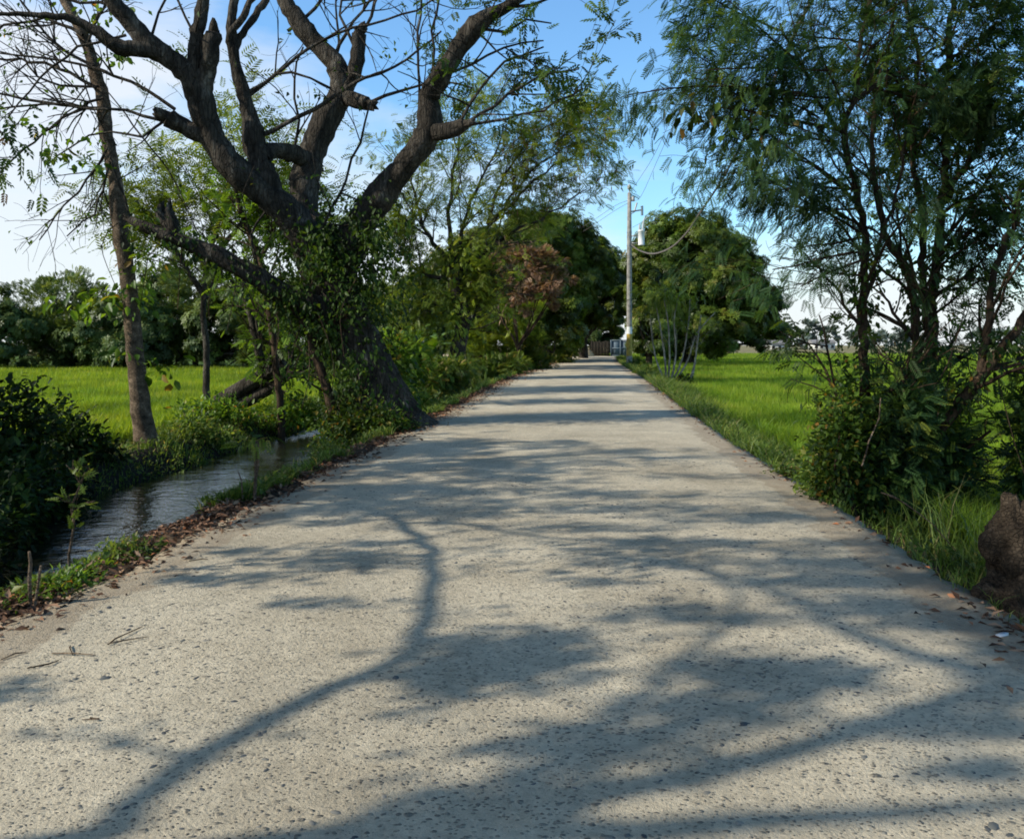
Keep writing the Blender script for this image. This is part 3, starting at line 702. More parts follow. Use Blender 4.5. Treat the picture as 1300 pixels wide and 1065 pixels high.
# climbing vine over trunk and low limb
vine = thing('climbing_vine', 'dense leafy vine hanging over the trunk and low limb of the gnarled tree', 'vine', (-2.6, 15.2, -.1))
vb = MB(); pts = []
def around(pa, ra, n, spread, zlo=0):
    pa = np.array([p[:3] for p in pa]); s_ = rs.rand(n) * (len(pa) - 1.001); i_ = s_.astype(int); f = (s_ - i_)[:, None]
    q = pa[i_] * (1 - f) + pa[i_ + 1] * f; dr = nrm(rs.randn(n, 3)); return q + dr * (ra + spread * np.abs(rs.randn(n)))[:, None], dr
Ptr = np.array(tr_pts)[:, :3]
sets = [(Ptr[1:4], .45, 1700, .22), (Ptr[3:], .38, 2600, .42), (lp[0][0][:14], .3, 1500, .38), (lp[3][0][:4], .25, 600, .3), (lp[12][0][:16], .15, 1500, .28), (lp[12][0][10:], .1, 900, .2)]
Pv = []; Dv = []
for pa, ra, n_, spd in sets:
    a_, b_ = around(pa, ra, n_, spd); Pv.append(a_); Dv.append(b_)
# hanging curtains between limb and trunk
for (cx, cy, dx, dy, n_) in ((400, 330, 55, 40, 1500), (455, 330, 40, 38, 1100), (395, 400, 45, 40, 900), (470, 385, 28, 30, 500), (440, 500, 22, 50, 700), (470, 300, 25, 30, 600), (500, 360, 35, 40, 700), (420, 300, 60, 25, 700), (430, 450, 40, 40, 700)):
    k = rs.randn(n_, 2); px_ = cx + k[:, 0] * dx * .6; py_ = cy + k[:, 1] * dy * .6; dd = 15.1 + rs.randn(n_) * .5
    Pv.append(np.stack([(px_ - 650) / F * dd, dd, CAMH - (py_ - HZ) / F * dd], -1)); Dv.append(rs.randn(n_, 3))
Pv = np.vstack(Pv); Dv = np.vstack(Dv)
cl = hn(Pv[:, 0] * 2, Pv[:, 2] * 2, 1.6) + rs.randn(len(Pv)) * .3; k = (cl > -.25); Pv, Dv = Pv[k], Dv[k]
Pv[:, 2] = np.maximum(Pv[:, 2], ground_z(Pv[:, 0], Pv[:, 1]) + .03)
scatter(vb, T_broad(), Pv, Dv * .6 + [0, 0, -.7], .045 + .1 * rs.rand(len(Pv)) ** 1.6, np.clip(rs.rand(len(Pv)) * .8 + .2 * hn(Pv[:, 0], Pv[:, 2], 1.3), 0, 1))
vb.build('foliage', M['vine'], vine)
vs = MB()
for q in range(60):
    a_ = Pv[rs.randint(len(Pv))]; b_ = a_ + [rs.randn() * .2, rs.randn() * .2, -.6 - rs.rand() * .9]
    limb(vs, [(*a_, .008), (*((a_ + b_) / 2 + rs.randn(3) * .12), .008), (*b_, .006)], 4, 0, .2)
vs.build('stem', M['bark_warm'], vine)

def skinny(name, label, cat, d, px_pts, mat, lv=None, leaf=None, base=None, extra=(), knob=.05, group=None, leafmat='vine', rmul=1.0):
    """a thin tree from its stem polyline(s), with twigs and leaves as children"""
    w0 = pl(d, px_pts[0]); b = w0[0][:3]; t = thing(name, label, cat, b, group)
    m_ = MB(); tips = []; tw = MB()
    for pp in px_pts:
        w = pl(d, [(q[0], q[1], q[2] * rmul) for q in pp]); P_, R_ = limb(m_, w, 9, knob, .12, wob=.006)
        if lv:
            for q in range(lv[0]):
                i_ = rs.randint(int(len(P_) * lv[3]), len(P_) - 1)
                grow(tw, P_[i_], rotvec(P_[i_ + 1] - P_[i_], .8), lv[1] * (.6 + .8 * rs.rand()), max(.004, R_[i_] * .3), lv[2], tips, 4, .65, lv[4], .14, .55)
    m_.build('trunk', M[mat], t, smooth=True)
    if tw.n: tw.build('branch', M[mat], t)
    if leaf and tips:
        f_ = MB(); tm, per, size, spread, droop, keep = leaf
        leaves_on(f_, tm, [q for q in tips if rs.rand() < keep], per, size, spread, droop); f_.build('foliage', M[leafmat], t)
    return t, tips

# slim tree on the far bank with a pale sunlit trunk
slim, _ = skinny('slim_tree', 'slim straight tree with pale sunlit trunk standing on the far canal bank', 'tree', 14.8,
    [[(190, 585, 19), (186, 560, 15), (180, 530, 12.5), (176, 495, 12), (172, 455, 11), (168, 410, 10), (163, 360, 9.5), (158, 325, 10), (152, 290, 9.5), (150, 262, 10.5), (147, 235, 8.5), (141, 200, 8), (134, 165, 8.5), (131, 125, 8.5), (122, 95, 8), (112, 62, 7), (98, 30, 7), (80, -5, 6), (65, -50, 5)]],
    'bark_pale', None)
m_ = MB(); tips = []
for pts in ([(122, 112, 4), (90, 92, 3.5), (40, 78, 3), (-20, 72, 2)], [(128, 138, 4), (95, 136, 3.5), (40, 128, 3), (-20, 118, 2)], [(118, 85, 4), (80, 62, 3), (40, 20, 2.5), (10, -20, 2)],
            [(135, 190, 3), (110, 230, 2.4), (80, 262, 1.8), (50, 305, 1.3)], [(140, 205, 3), (118, 270, 2), (85, 300, 1.4)], [(131, 125, 3), (80, 150, 2.5), (20, 200, 2), (-20, 240, 1.4)],
            [(105, 45, 4), (60, 25, 3), (20, 30, 2.4), (-20, 50, 2)], [(125, 110, 3), (60, 105, 2.4), (20, 60, 2)], [(110, 60, 3), (125, 20, 3), (150, -20, 2)]):
    w = pl(14.6, [(p[0], p[1], p[2] * .6) for p in pts]); P_, R_ = limb(m_, w, 6, 0, .2, wob=.02); n_ = len(P_)
    for q in range(n_):
        i_ = rs.randint(1, n_ - 1); grow(m_, P_[i_], rotvec(P_[min(i_ + 1, n_ - 1)] - P_[i_ - 1], .65), .6 + .8 * rs.rand(), R_[i_] * .6, 1, tips, 3, .6, .0, .12, .6, minr=.003)
m_.build('branch', M['bark'], slim)
f_ = MB(); leaves_on(f_, T_fold(), [t for t in tips if rs.rand() < .10], 1, .09, .04, -.9)
# small leafy tufts on the trunk, plus the sprays at the left
def tuft(f_, px, py, d, rx, ry, n, size, tm=None, droop=-.5):
    k = rs.randn(n, 3); c = PX(px, py, d); P_ = c + k * [rx / F * d * .6, .25, ry / F * d * .6]
    scatter(f_, tm or T_broad(), P_, nrm(k) * .5 + [0, 0, droop] + rs.randn(n, 3) * .3, size * (.7 + .6 * rs.rand(n)))
for a_ in ((165, 375, 14.7, 25, 26, 70, .16), (190, 330, 14.7, 26, 22, 70, .14), (120, 385, 14.6, 30, 14, 26, .2), (80, 380, 14.5, 25, 12, 14, .2), (205, 470, 14.6, 22, 14, 16, .22), (170, 450, 14.6, 22, 12, 14, .2), (148, 70, 14.6, 10, 14, 26, .14), (132, 20, 14.6, 26, 16, 50, .14), (75, 195, 14, 14, 18, 26, .16), (112, 205, 14, 8, 10, 12, .16), (48, 160, 14, 8, 12, 12, .14), (120, 180, 14, 10, 6, 8, .14)):
    tuft(f_, *a_)
f_.build('foliage', M['bright'], slim)

# thin trees and a fallen trunk on the far bank
skinny('leaning_sapling', 'reddish slender stem slanting against the gnarled trunk above the water', 'tree', 15.0,
       [[(433, 562, 7.5), (426, 530, 7), (419, 508, 6.5), (410, 478, 6), (398, 440, 6), (385, 410, 5.5), (368, 382, 5), (352, 355, 4)], [(398, 440, 3.5), (412, 412, 3), (428, 405, 2.5), (446, 398, 1.5)]], 'bark_warm', (10, .6, 0, .3, .0), (T_fold(), 2, .11, .06, -.5, 1.0))
skinny('bank_tree', 'thin pinkish stem beside the low limb, with bright leaves', 'tree', 19.0,
       [[(358, 562, 5), (356, 510, 4.6), (352, 478, 4.4), (348, 440, 4), (344, 400, 5.5), (338, 365, 5), (330, 330, 4.5), (318, 300, 4), (305, 265, 3), (298, 235, 2)], [(330, 330, 3), (345, 300, 3), (352, 270, 2)]], 'bark_warm', (22, 1.1, 1, .35, .03), (T_spray(), 1, .2, .08, -.4, .9), leafmat='bright')
skinny('fallen_tree', 'fallen trunk lying across the far bank with a live shoot rising from it', 'tree', 20.0,
       [[(278, 512, 11), (296, 500, 11), (320, 486, 10), (340, 474, 9), (362, 462, 8)], [(300, 516, 8), (325, 503, 8), (350, 488, 7), (372, 470, 6)], [(336, 476, 8), (331, 458, 6), (327, 440, 5), (318, 400, 4), (310, 370, 3), (312, 330, 2)]], 'bark', (12, 1.5, 1, .45, .04), (T_spray(), 1, .26, .1, -.4, .8), leafmat='bright')
skinny('bank_tree', 'slender pale-green feathery tree behind the broken limb stump', 'tree', 24.0,
       [[(264, 528, 5), (262, 500, 4.5), (262, 440, 4), (258, 400, 3.6), (262, 340, 3), (275, 290, 2.6), (290, 240, 2), (300, 200, 1.4)], [(262, 380, 4), (230, 330, 3), (205, 280, 2)], [(268, 330, 3), (310, 280, 3), (335, 240, 2)]], 'bark', (26, 2.4, 1, .45, .03), (T_pinnate(6, .4, .05, 1.0, .35), 2, .42, .25, -.35, .8), leafmat='acacia')

# ------------------------------------------------------------------ bushes
def bush(name, label, cat, c, rad, n, size, mat, tm=None, stems=7, group=None, clumps=9, zsq=1.0):
    c = np.array(c, float); t = thing(name, label, cat, c, group)
    rad = np.array(rad, float); s_ = MB(); f_ = MB()
    cc = []
    for k in range(clumps):
        v = nrm(rs.randn(3)); v[2] = abs(v[2]) * 1.1; q = c + v * rad * [.55, .55, .75] * (.5 + .6 * rs.rand()); cc.append(q)
        if k < stems:
            limb(s_, [(*(c + rs.randn(3) * [.08, .08, 0] - [0, 0, .05]), .02 + .01 * rad[2]), (*((c + q) / 2 + rs.randn(3) * .1 * rad), .015), (*q, .006)], 5, .05, .15, wob=.01)
    cc = np.array(cc); i_ = rs.randint(0, clumps, n); v = nrm(rs.randn(n, 3)) * (rs.rand(n, 1) ** .45)
    cs = .35 + .25 * rs.rand(clumps)
    P_ = cc[i_] + v * rad * cs[i_][:, None]
    P_[:, 2] = np.maximum(P_[:, 2], ground_z(P_[:, 0], P_[:, 1]) + .02)
    scatter(f_, tm or T_broad(), P_, v + [0, 0, -.15], size * (.6 + .7 * rs.rand(n)), jig=.5)
    s_.build('stem', M['bark_warm'], t); f_.build('foliage', M[mat], t)
    return t
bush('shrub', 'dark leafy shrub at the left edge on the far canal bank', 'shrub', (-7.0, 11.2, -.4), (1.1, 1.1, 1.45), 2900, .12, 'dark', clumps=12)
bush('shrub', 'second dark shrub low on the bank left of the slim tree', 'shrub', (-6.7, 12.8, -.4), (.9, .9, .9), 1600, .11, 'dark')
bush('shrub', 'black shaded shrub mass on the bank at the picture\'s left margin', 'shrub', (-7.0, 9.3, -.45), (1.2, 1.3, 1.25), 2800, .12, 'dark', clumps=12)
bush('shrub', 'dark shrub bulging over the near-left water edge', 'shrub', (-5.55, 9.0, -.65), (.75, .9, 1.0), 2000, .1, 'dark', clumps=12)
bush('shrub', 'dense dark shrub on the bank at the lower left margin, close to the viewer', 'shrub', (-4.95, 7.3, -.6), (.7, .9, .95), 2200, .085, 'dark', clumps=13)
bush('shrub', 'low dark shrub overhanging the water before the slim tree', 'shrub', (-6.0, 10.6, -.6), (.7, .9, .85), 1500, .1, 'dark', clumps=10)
bush('shrub', 'pale green bush on the far bank under the fallen trunk', 'shrub', (-6.6, 18.3, -.35), (1.3, 1.3, .75), 2200, .11, 'bright', clumps=12)
bush('shrub', 'low bush on the far bank between the fallen trunk and gnarled tree', 'shrub', (-5.3, 19.6, -.35), (1.2, 1.2, .6), 1800, .11, 'bright', clumps=11)
bush('shrub', 'small bush overhanging the water right of the slim tree', 'shrub', (-6.2, 16.3, -.4), (.8, .9, .45), 1100, .10, 'weed', clumps=9)
bush('shrub', 'undergrowth bush round the foot of the gnarled tree', 'shrub', (-2.3, 14.5, -.1), (.95, .7, .6), 1700, .09, 'vine', clumps=10)
bush('shrub', 'loose shrub hanging from the bank below the gnarled trunk', 'shrub', (-3.1, 14.9, -.45), (.7, .8, .9), 1500, .09, 'vine', clumps=10)
bush('shrub', 'brownish green bush left of the gnarled trunk at the water', 'shrub', (-2.9, 16.4, -.2), (.7, .8, 1.2), 1500, .1, 'vine', clumps=9)
bush('grass_clump', 'grassy clump leaning over the water just before the gnarled tree', 'grass clump', (-2.75, 12.3, -.25), (.45, .7, .35), 1000, .12, 'weed', T_dia(.06), clumps=7)
bush('shrub', 'sunlit green weeds beside the road just past the gnarled tree', 'shrub', (-2.6, 21.5, -.2), (1.0, 1.6, .65), 1500, .12, 'weed', clumps=9)
bush('shrub', 'round light green shrub between the gnarled tree and the feathery tree', 'shrub', (-4.6, 31, -.3), (2.0, 1.6, 1.9), 3200, .22, 'bright', T_spray(), clumps=16)
bush('shrub', 'green shrub at the foot of the feathery tree', 'shrub', (-2.6, 33, -.2), (1.4, 1.4, 1.2), 1600, .2, 'weed', T_spray(), clumps=10)

# banana clump
def banana(c, h, n, label):
    t = thing('banana_plant', label, 'banana plant', c, 'banana plants behind the gnarled tree'); c = np.array(c, float)
    s_ = MB(); limb(s_, [(*c, .13), (*(c + [0.03, 0, h * .5]), .1), (*(c + [0, 0, h]), .06)], 9, .05, .3); s_.build('stem', M['bright'], t, smooth=True)
    for k in range(n):
        f_ = MB(); a = k * 2.4 + rs.rand() * .5; L_ = 1.7 + .5 * rs.rand(); el = 1.25 - .9 * k / n; ns = 9; V = []
        d = np.array([math.cos(a), math.sin(a), 0]); sd = np.array([-d[1], d[0], 0]); p = c + [0, 0, h - .1]; ang = el
        for q in range(ns + 1):
            u = q / ns; w_ = .3 * math.sin(PI * min(1, u * .92 + .06)) ** .6
            V += [p + sd * w_ - [0, 0, w_ * .35], p, p - sd * w_ - [0, 0, w_ * .35]]
            p = p + (d * math.cos(ang) + np.array([0, 0, math.sin(ang)])) * L_ / ns; ang -= .19
        i = np.arange(ns) * 3
        f_.add(V, np.vstack([np.stack([i, i + 1, i + 4, i + 3], -1), np.stack([i + 1, i + 2, i + 5, i + 4], -1)]), .5 + .45 * rs.rand())
        f_.build('leaf', M['bright'], t)
for k, (bx_, by_, h_) in enumerate(((505, 40, 2.0), (528, 43, 2.3), (548, 41, 1.8), (490, 44, 2.4))):
    x_ = (bx_ - 650) / F * by_
    banana((x_, by_, float(ground_z(x_, by_))), h_, 8, ['shortest left banana plant in the clump behind the gnarled tree', 'tall banana plant in the middle of the clump', 'banana plant at the right end of the clump, nearest the feathery tree', 'banana plant half hidden right behind the gnarled trunk'][k])

# ------------------------------------------------------------------ trees further along the road
def crown_tree(name, label, c, trunk_r, blobs, n, size, mat, tm, bark='bark', group=None, rosette_up=.3, fork=None, per_clump=70, spread=1.0):
    """blobs: (dx,dy,z,rx,ry,rz) lobes of the crown; leaf clumps gather over the lobes' outer shells"""
    c = np.array(c, float); t = thing(name, label, 'tree', c, group)
    tb_ = MB(); top = max(b[2] for b in blobs); fz = fork or top * .3
    limb(tb_, [(*(c - [0, 0, .2]), trunk_r * 1.4), (*(c + [0, 0, .5]), trunk_r), (*(c + [.05, 0, fz]), trunk_r * .8)], 12, .08, .3); tb_.build('trunk', M[bark], t, smooth=True)
    br = MB()
    for b in blobs:
        q = c + [b[0], b[1], b[2]]
        for k in range(3):
            e = q + rs.randn(3) * [b[3] * .4, b[4] * .4, b[5] * .4]; mdl = (c + [0, 0, fz]) * .5 + e * .5 + rs.randn(3) * .25 - [0, 0, .3]
            limb(br, [(*(c + [0, 0, fz * (.75 + .2 * rs.rand())]), trunk_r * .45), (*mdl, trunk_r * .3), (*e, .03)], 6, .05, .5, wob=.03)
    br.build('branch', M[bark], t, smooth=True)
    f_ = MB(); vol = np.array([(b[3] * b[4] + b[3] * b[5] + b[4] * b[5]) for b in blobs]); pr = vol / vol.sum()
    nc_ = max(6, n // per_clump); bi = rs.choice(len(blobs), nc_, p=pr); B = np.array(blobs)
    v = nrm(rs.randn(nc_, 3)); v[:, 2] = np.where(rs.rand(nc_) < .75, np.abs(v[:, 2]), v[:, 2])
    rad = .56 + .6 * rs.rand(nc_)
    cc = c + B[bi, :3] + v * B[bi, 3:6] * rad[:, None]
    cr = spread * (.35 + .65 * rs.rand(nc_)) * B[bi, 3:6].mean(1) * .42
    i_ = rs.randint(0, nc_, n); vv = nrm(rs.randn(n, 3) + v[i_] * .5) * rs.rand(n, 1) ** .4
    P_ = cc[i_] + vv * cr[i_][:, None] * [1, 1, .8]
    D_ = vv * .7 + v[i_] * .5 + [0, 0, rosette_up]
    crn = rs.rand(nc_)
    scatter(f_, tm, P_, D_, size * (.7 + .6 * rs.rand(n)), np.clip(crn[i_] * .55 + rs.rand(n) * .45 + .12 * vv[:, 2], 0, 1), jig=.35)
    f_.build('foliage', M[mat], t)
    return t

# feathery tree beside the road with a fan of thin branches
def gz(x, y): return float(ground_z(x, y))
ft = thing('feathery_tree', 'fan-branched feathery tree leaning out above the road, hung with seed pods', 'tree', PX(578, 482, 35), None)
m_ = MB(); tips = []; w = pl(35, [(580, 492, 17), (578, 470, 12), (583, 440, 10), (588, 405, 9.5), (580, 370, 9), (575, 335, 9), (578, 310, 8)]); limb(m_, w, 12, .1, .2, wob=.02); m_.build('trunk', M['bark'], ft, smooth=True)
br = MB()
fan = [[(578, 330, 6), (600, 300, 4), (618, 285, 3.5), (650, 255, 3), (690, 220, 2), (735, 195, 1)], [(578, 330, 6), (590, 280, 4), (605, 240, 3), (625, 200, 2), (640, 160, 1)],
       [(575, 335, 6), (572, 280, 4), (575, 220, 3), (590, 160, 2), (600, 120, 1)], [(578, 345, 6), (620, 318, 4), (660, 290, 3), (700, 270, 2), (745, 240, 1)], [(574, 340, 6), (545, 300, 4), (530, 260, 3), (520, 220, 2), (515, 190, 1)],
       [(618, 285, 3), (640, 225, 2.4), (680, 170, 1.6), (715, 150, 1)], [(576, 350, 5), (545, 350, 4), (520, 335, 3), (500, 300, 2)], [(580, 370, 5), (600, 355, 4), (620, 350, 3), (630, 340, 2)], [(582, 400, 4), (550, 395, 3), (525, 385, 2)],
       [(640, 262, 3), (660, 235, 2), (700, 195, 1.6), (760, 175, 1)], [(583, 420, 4), (600, 405, 3), (612, 400, 2)]]
ftips = []
for pts in fan:
    P_, R_ = limb(br, pl(35, [(p[0], p[1], p[2] * .62) for p in pts]), 6, .04, .4, wob=.05); n_ = len(P_)
    for q in range(13):
        i_ = rs.randint(n_ // 4, n_ - 1); grow(br, P_[i_], rotvec(P_[i_ + 1] - P_[i_], .6), 1.3 + 1.3 * rs.rand(), max(.01, R_[i_] * .45), 1, ftips, 5, .6, .04, .1, .6, minr=.006)
br.build('branch', M['bark'], ft, smooth=True)
f_ = MB(); sel = [t for t in ftips if rs.rand() < (.95 if t[0][2] < 7 else .72) and not (t[0][0] > -.9 and t[0][2] < 6.0 and rs.rand() < .93)]
leaves_on(f_, T_pinnate(6, .42, .06, 1.0, .3), sel, 3, .34, .28, -.3)
low = [t for t in ftips if t[0][2] < 6 and t[0][0] < -1.2]; leaves_on(f_, T_spray(), low, 2, .2, .3, -.3)
tuft(f_, 575, 400, 34.7, 22, 50, 420, .2, T_spray()); tuft(f_, 590, 325, 34.6, 40, 26, 500, .22, T_spray()); tuft(f_, 540, 330, 35, 30, 24, 220, .22, T_spray()); tuft(f_, 660, 265, 35, 18, 12, 160, .2, T_spray()); tuft(f_, 585, 470, 34.8, 16, 18, 260, .2, T_spray())
f_.build('foliage', M['acacia'], ft)
pd = MB(); sel = [t for t in ftips if t[0][0] > -.6 and rs.rand() < .5]; P_ = np.array([t[0] for t in sel]); scatter(pd, T_dia(.09), P_, np.tile([0, 0, -1.], (len(P_), 1)) + rs.randn(len(P_), 3) * .3, .3, Z=rs.randn(len(P_), 3)); pd.build('seed_pod', M['dead'], ft)
for o_ in [o for o in COL.objects if o.name.startswith('seed_pod') or o.name.startswith('bare_shoot')]: o_['kind'] = 'stuff'

# dry reddish tree and the shrubs by it
def roadtree(px, d, **k): x = (px - 650) / F * d; return (x, d, gz(x, d))
crown_tree('dry_tree', 'small tree with pinkish brown dried leaves left of the road', roadtree(658, 45), .12, [(.3, -.6, 5.5, 1.9, 1.0, 1.1), (1.6, -.5, 4.7, 1.2, .9, .8), (-1.2, -.6, 4.7, 1.3, .9, .8), (.5, -.6, 4.1, 1.3, .8, .7)], 4200, .24, 'dead', T_spray(), 'bark_warm', per_clump=45, rosette_up=-.3)
crown_tree('roadside_tree', 'bushy light green tree left of the road, in front of the dried one', roadtree(630, 49), .16, [(0, 0, 4.6, 2.5, 1.6, 1.9), (1.0, .3, 2.6, 1.9, 1.5, 1.4), (-1.0, 0, 2.6, 1.9, 1.5, 1.5), (.6, 0, 1.3, 1.8, 1.2, 1.0)], 7500, .3, 'acacia', T_pinnate(5, .4, .08), 'bark_warm', per_clump=60)
crown_tree('roadside_tree', 'leafy green tree left of the road behind the dried one', roadtree(690, 54), .22, [(0, 0, 5.0, 2.6, 2.0, 2.0), (-1.8, .5, 4.0, 2.3, 2, 1.8), (1.0, 0, 3.2, 2.0, 1.6, 1.5), (0, 0, 2.0, 2.4, 1.8, 1.2)], 10000, .3, 'mango', T_rosette(6, .15), per_clump=60)
for k, (px, d, h, lab) in enumerate(((648, 42, 1.2, 'low weedy bush at the left roadside below the light green tree'), (676, 50, 1.4, 'low bush at the left roadside below the dried tree'), (608, 38, 1.1, 'weedy bush right of the feathery tree\'s foot'), (715, 66, 1.6, 'dark bush at the left roadside before the road\'s end'))):
    x, y, z = roadtree(px, d); bush('shrub', lab, 'shrub', (x - .3, y, z), (1.3 + .01 * d, 1.5, h), 1500, .22 + .001 * d, ['weed', 'mango', 'weed', 'mango'][k], T_spray(), clumps=10)

R7 = T_rosette(7, .14)
crown_tree('mango_tree', 'tall dark mango tree with a bright top, left of the road', (2.6, 76, -.4), .5, [(0, 0, 10.2, 4.4, 4, 3.3), (-3.2, 0, 8.2, 3.6, 3.2, 3.2), (3.0, 0, 7.6, 3.0, 3.4, 3.0), (-1, -1.5, 5.2, 4.6, 3.4, 2.8), (3.2, -1, 4.4, 2.6, 2.8, 2.0)], 34000, .34, 'mango', R7, per_clump=75, fork=2.6)
crown_tree('mango_tree', 'rounded mango tree further back, arching over the road\'s end', (7.6, 88, -.3), .5, [(0, 0, 9.8, 3.8, 3.6, 3.2), (2.0, 0, 7.4, 3.4, 3.4, 3.0), (-3, 0, 7.8, 3.6, 3.2, 3.0), (-2.5, -1, 4.8, 3.4, 3, 2.2), (3.2, -.5, 5.2, 1.8, 2, 1.6)], 26000, .36, 'mango', R7, per_clump=75, fork=2.6)
crown_tree('mango_tree', 'mango tree behind the dried tree on the left', (-2.2, 68, -.4), .4, [(0, 0, 8.2, 3.6, 3, 2.8), (-2.6, 0, 6.2, 3, 2.6, 2.4), (2.2, 0, 6.0, 2.8, 2.6, 2.4), (0, -1, 3.8, 3.4, 2.6, 1.8)], 19000, .33, 'mango', R7, per_clump=70)
crown_tree('mango_tree', 'big rounded mango tree right of the road behind the utility pole', (16.0, 75, -.5), .55, [(0, 0, 10.4, 3.9, 3.8, 2.9), (-2.8, -.5, 8.6, 2.6, 3, 2.4), (3.4, 0, 8.0, 3.2, 3.2, 3.0), (4.8, 0, 5.2, 2.9, 3.2, 2.8), (-2.6, -1, 5.4, 3.3, 3.0, 2.8), (1.5, -2, 6.2, 4.4, 2.8, 3.0), (6.6, .5, 3.2, 2.0, 2.4, 1.6), (1.5, -1.2, 3.4, 5.0, 3.0, 1.9), (-2.9, -.5, 2.8, 1.9, 2, 1.6), (-.8, -.5, 1.9, 3.0, 2, 1.3), (3.4, -.5, 2.6, 3.0, 2, 1.4)], 56000, .34, 'mango', R7, per_clump=75, fork=2.4)
crown_tree('roadside_tree', 'yellowish bushy tree just behind the utility pole\'s foot', (10.9, 66, -.45), .28, [(0, 0, 5.2, 1.5, 1.4, 2.2), (.4, 0, 3.0, 1.7, 1.4, 1.8), (-.2, 0, 7.2, 1.2, 1.2, 1.2), (.1, -.3, 1.5, 1.4, 1, 1.0)], 7000, .32, 'mango', R7, 'bark_warm', per_clump=60, fork=1.6)

# dark trees and hut at the end of the road
for k, (x, y, h, w_) in enumerate(((-6, 96, 9, 5), (3, 112, 9, 5), (12, 122, 8, 5), (21, 112, 7, 4))):
    crown_tree('background_tree', ['dense tree left behind the mango trees', 'dark tree closing the view at the road\'s bend', 'tree behind the pale gate', 'tree behind the big right mango tree'][k], (x, y, -.4), .35, [(0, 0, h * .68, w_ * .75, w_ * .6, h * .3), (w_ * .4, 0, h * .42, w_ * .6, w_ * .5, h * .26), (-w_ * .4, 0, h * .4, w_ * .6, w_ * .5, h * .28), (0, 0, h * .22, w_ * .7, w_ * .4, h * .2)], 6500, .6, 'far', R7, per_clump=70)
bush('shrub', 'dark hedge bush at the bend left of the weathered boards', 'shrub', (6.5, 99, -.3), (2.2, 1.2, 1.9), 2200, .4, 'far', T_spray(), clumps=12)

# ------------------------------------------------------------------ far tree line behind the left field
tl = [(-46, 62, 6.2, 5), (-39, 60, 5.2, 4.5), (-33.5, 63, 5.8, 4.5), (-28.5, 61, 4.8, 4), (-24.5, 64, 7.6, 4), (-20, 62, 6.2, 4), (-16, 60, 5.6, 3.8), (-12, 63, 6.0, 4), (-8, 66, 6.0, 4), (-31, 74, 7.8, 5), (-42, 76, 7.2, 6)]
tlab = ['tree at the far left end of the field tree line', 'low dark tree next to the left end of the field tree line', 'rounded dark tree behind the left field, left of the slim trunk', 'low shadowy tree behind the left field', 'tall pale-topped tree behind the left field beside the slim trunk', 'dark tree behind the field just right of the slim trunk', 'tree behind the field under the broken limb stump', 'tree behind the field seen below the low limb', 'tree behind the banana plants', 'taller tree rising behind the left tree line', 'second row tree at the far left horizon']
for k, (x, y, h, w_) in enumerate(tl):
    h *= 1.22
    crown_tree('field_tree', tlab[k], (x, y, -.5), .22, [(0, 0, h * .66, w_ * .6, w_ * .5, h * .3), (w_ * .45, 0, h * .42, w_ * .55, w_ * .5, h * .3), (-w_ * .45, -.3, h * .38, w_ * .55, w_ * .5, h * .3), (0, -.8, h * .2, w_ * .8, w_ * .4, h * .22), (-w_ * .35, -.6, .9, w_ * .5, 1.2, 1.3), (w_ * .35, -.6, .9, w_ * .5, 1.2, 1.3)], 8500, .3, 'far', [T_spray(), T_rosette(6, .2)][k % 2], per_clump=55, group='trees along the far side of the left field')

# coconut palm at the left horizon
pt = thing('palm_tree', 'coconut palm with drooping fronds at the left horizon', 'palm tree', (-46, 72, -.5))
m_ = MB(); limb(m_, [(-46, 72, -.5, .2), (-46.2, 72, 3.4, .15), (-46, 72, 6.4, .13)], 8, .03, .5); m_.build('trunk', M['bark'], pt)
for k in range(11):
    f_ = MB(); a = k * .571 + .2; el = .7 - .25 * (k % 3); p = np.array([-46, 72, 6.4]); d = np.array([math.cos(a), math.sin(a), 0]); PP = [p]; ang = el
    for q in range(9): p = p + (d * math.cos(ang) + np.array([0, 0, math.sin(ang)])) * .3; ang -= .17; PP.append(p)
    PP = np.array(PP); tube(f_, PP, .02, 4); Q_ = np.repeat(PP[1:], 6, 0) + rs.randn(54, 3) * .07; sd = np.tile(np.array([[-d[1], d[0], -.5], [d[1], -d[0], -.5]]), (27, 1)) + d * .5
    scatter(f_, T_dia(.05), Q_, sd, .6); f_.build('frond', M['far'], pt)

# right horizon: pale trees and low buildings
hz = [(96, 300, 8, 9), (112, 310, 11, 10), (128, 300, 7, 9), (150, 320, 9, 12), (180, 310, 8, 12), (215, 320, 10, 14), (76, 330, 6, 9), (250, 310, 9, 13)]
hl = ['hazy low tree on the right horizon beside the mango tree', 'tallest hazy tree on the right horizon', 'small hazy tree right of the tallest on the horizon', 'wide hazy tree on the right horizon', 'hazy tree on the horizon behind the foreground stems', 'broad distant tree seen through the foreground foliage', 'very low distant tree close to the mango crown', 'distant tree at the right end of the horizon']
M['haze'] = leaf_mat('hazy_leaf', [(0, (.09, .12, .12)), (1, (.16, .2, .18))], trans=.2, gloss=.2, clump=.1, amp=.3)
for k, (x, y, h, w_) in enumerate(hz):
    crown_tree('horizon_tree', hl[k], (x, y, -.5), .4, [(0, 0, h * .6, w_ * .6, w_ * .4, h * .36), (w_ * .5, 0, h * .35, w_ * .6, w_ * .4, h * .3), (-w_ * .5, 0, h * .35, w_ * .6, w_ * .4, h * .3)], 900, 1.5, 'haze', T_fold(.35), per_clump=30, group='trees on the right horizon')
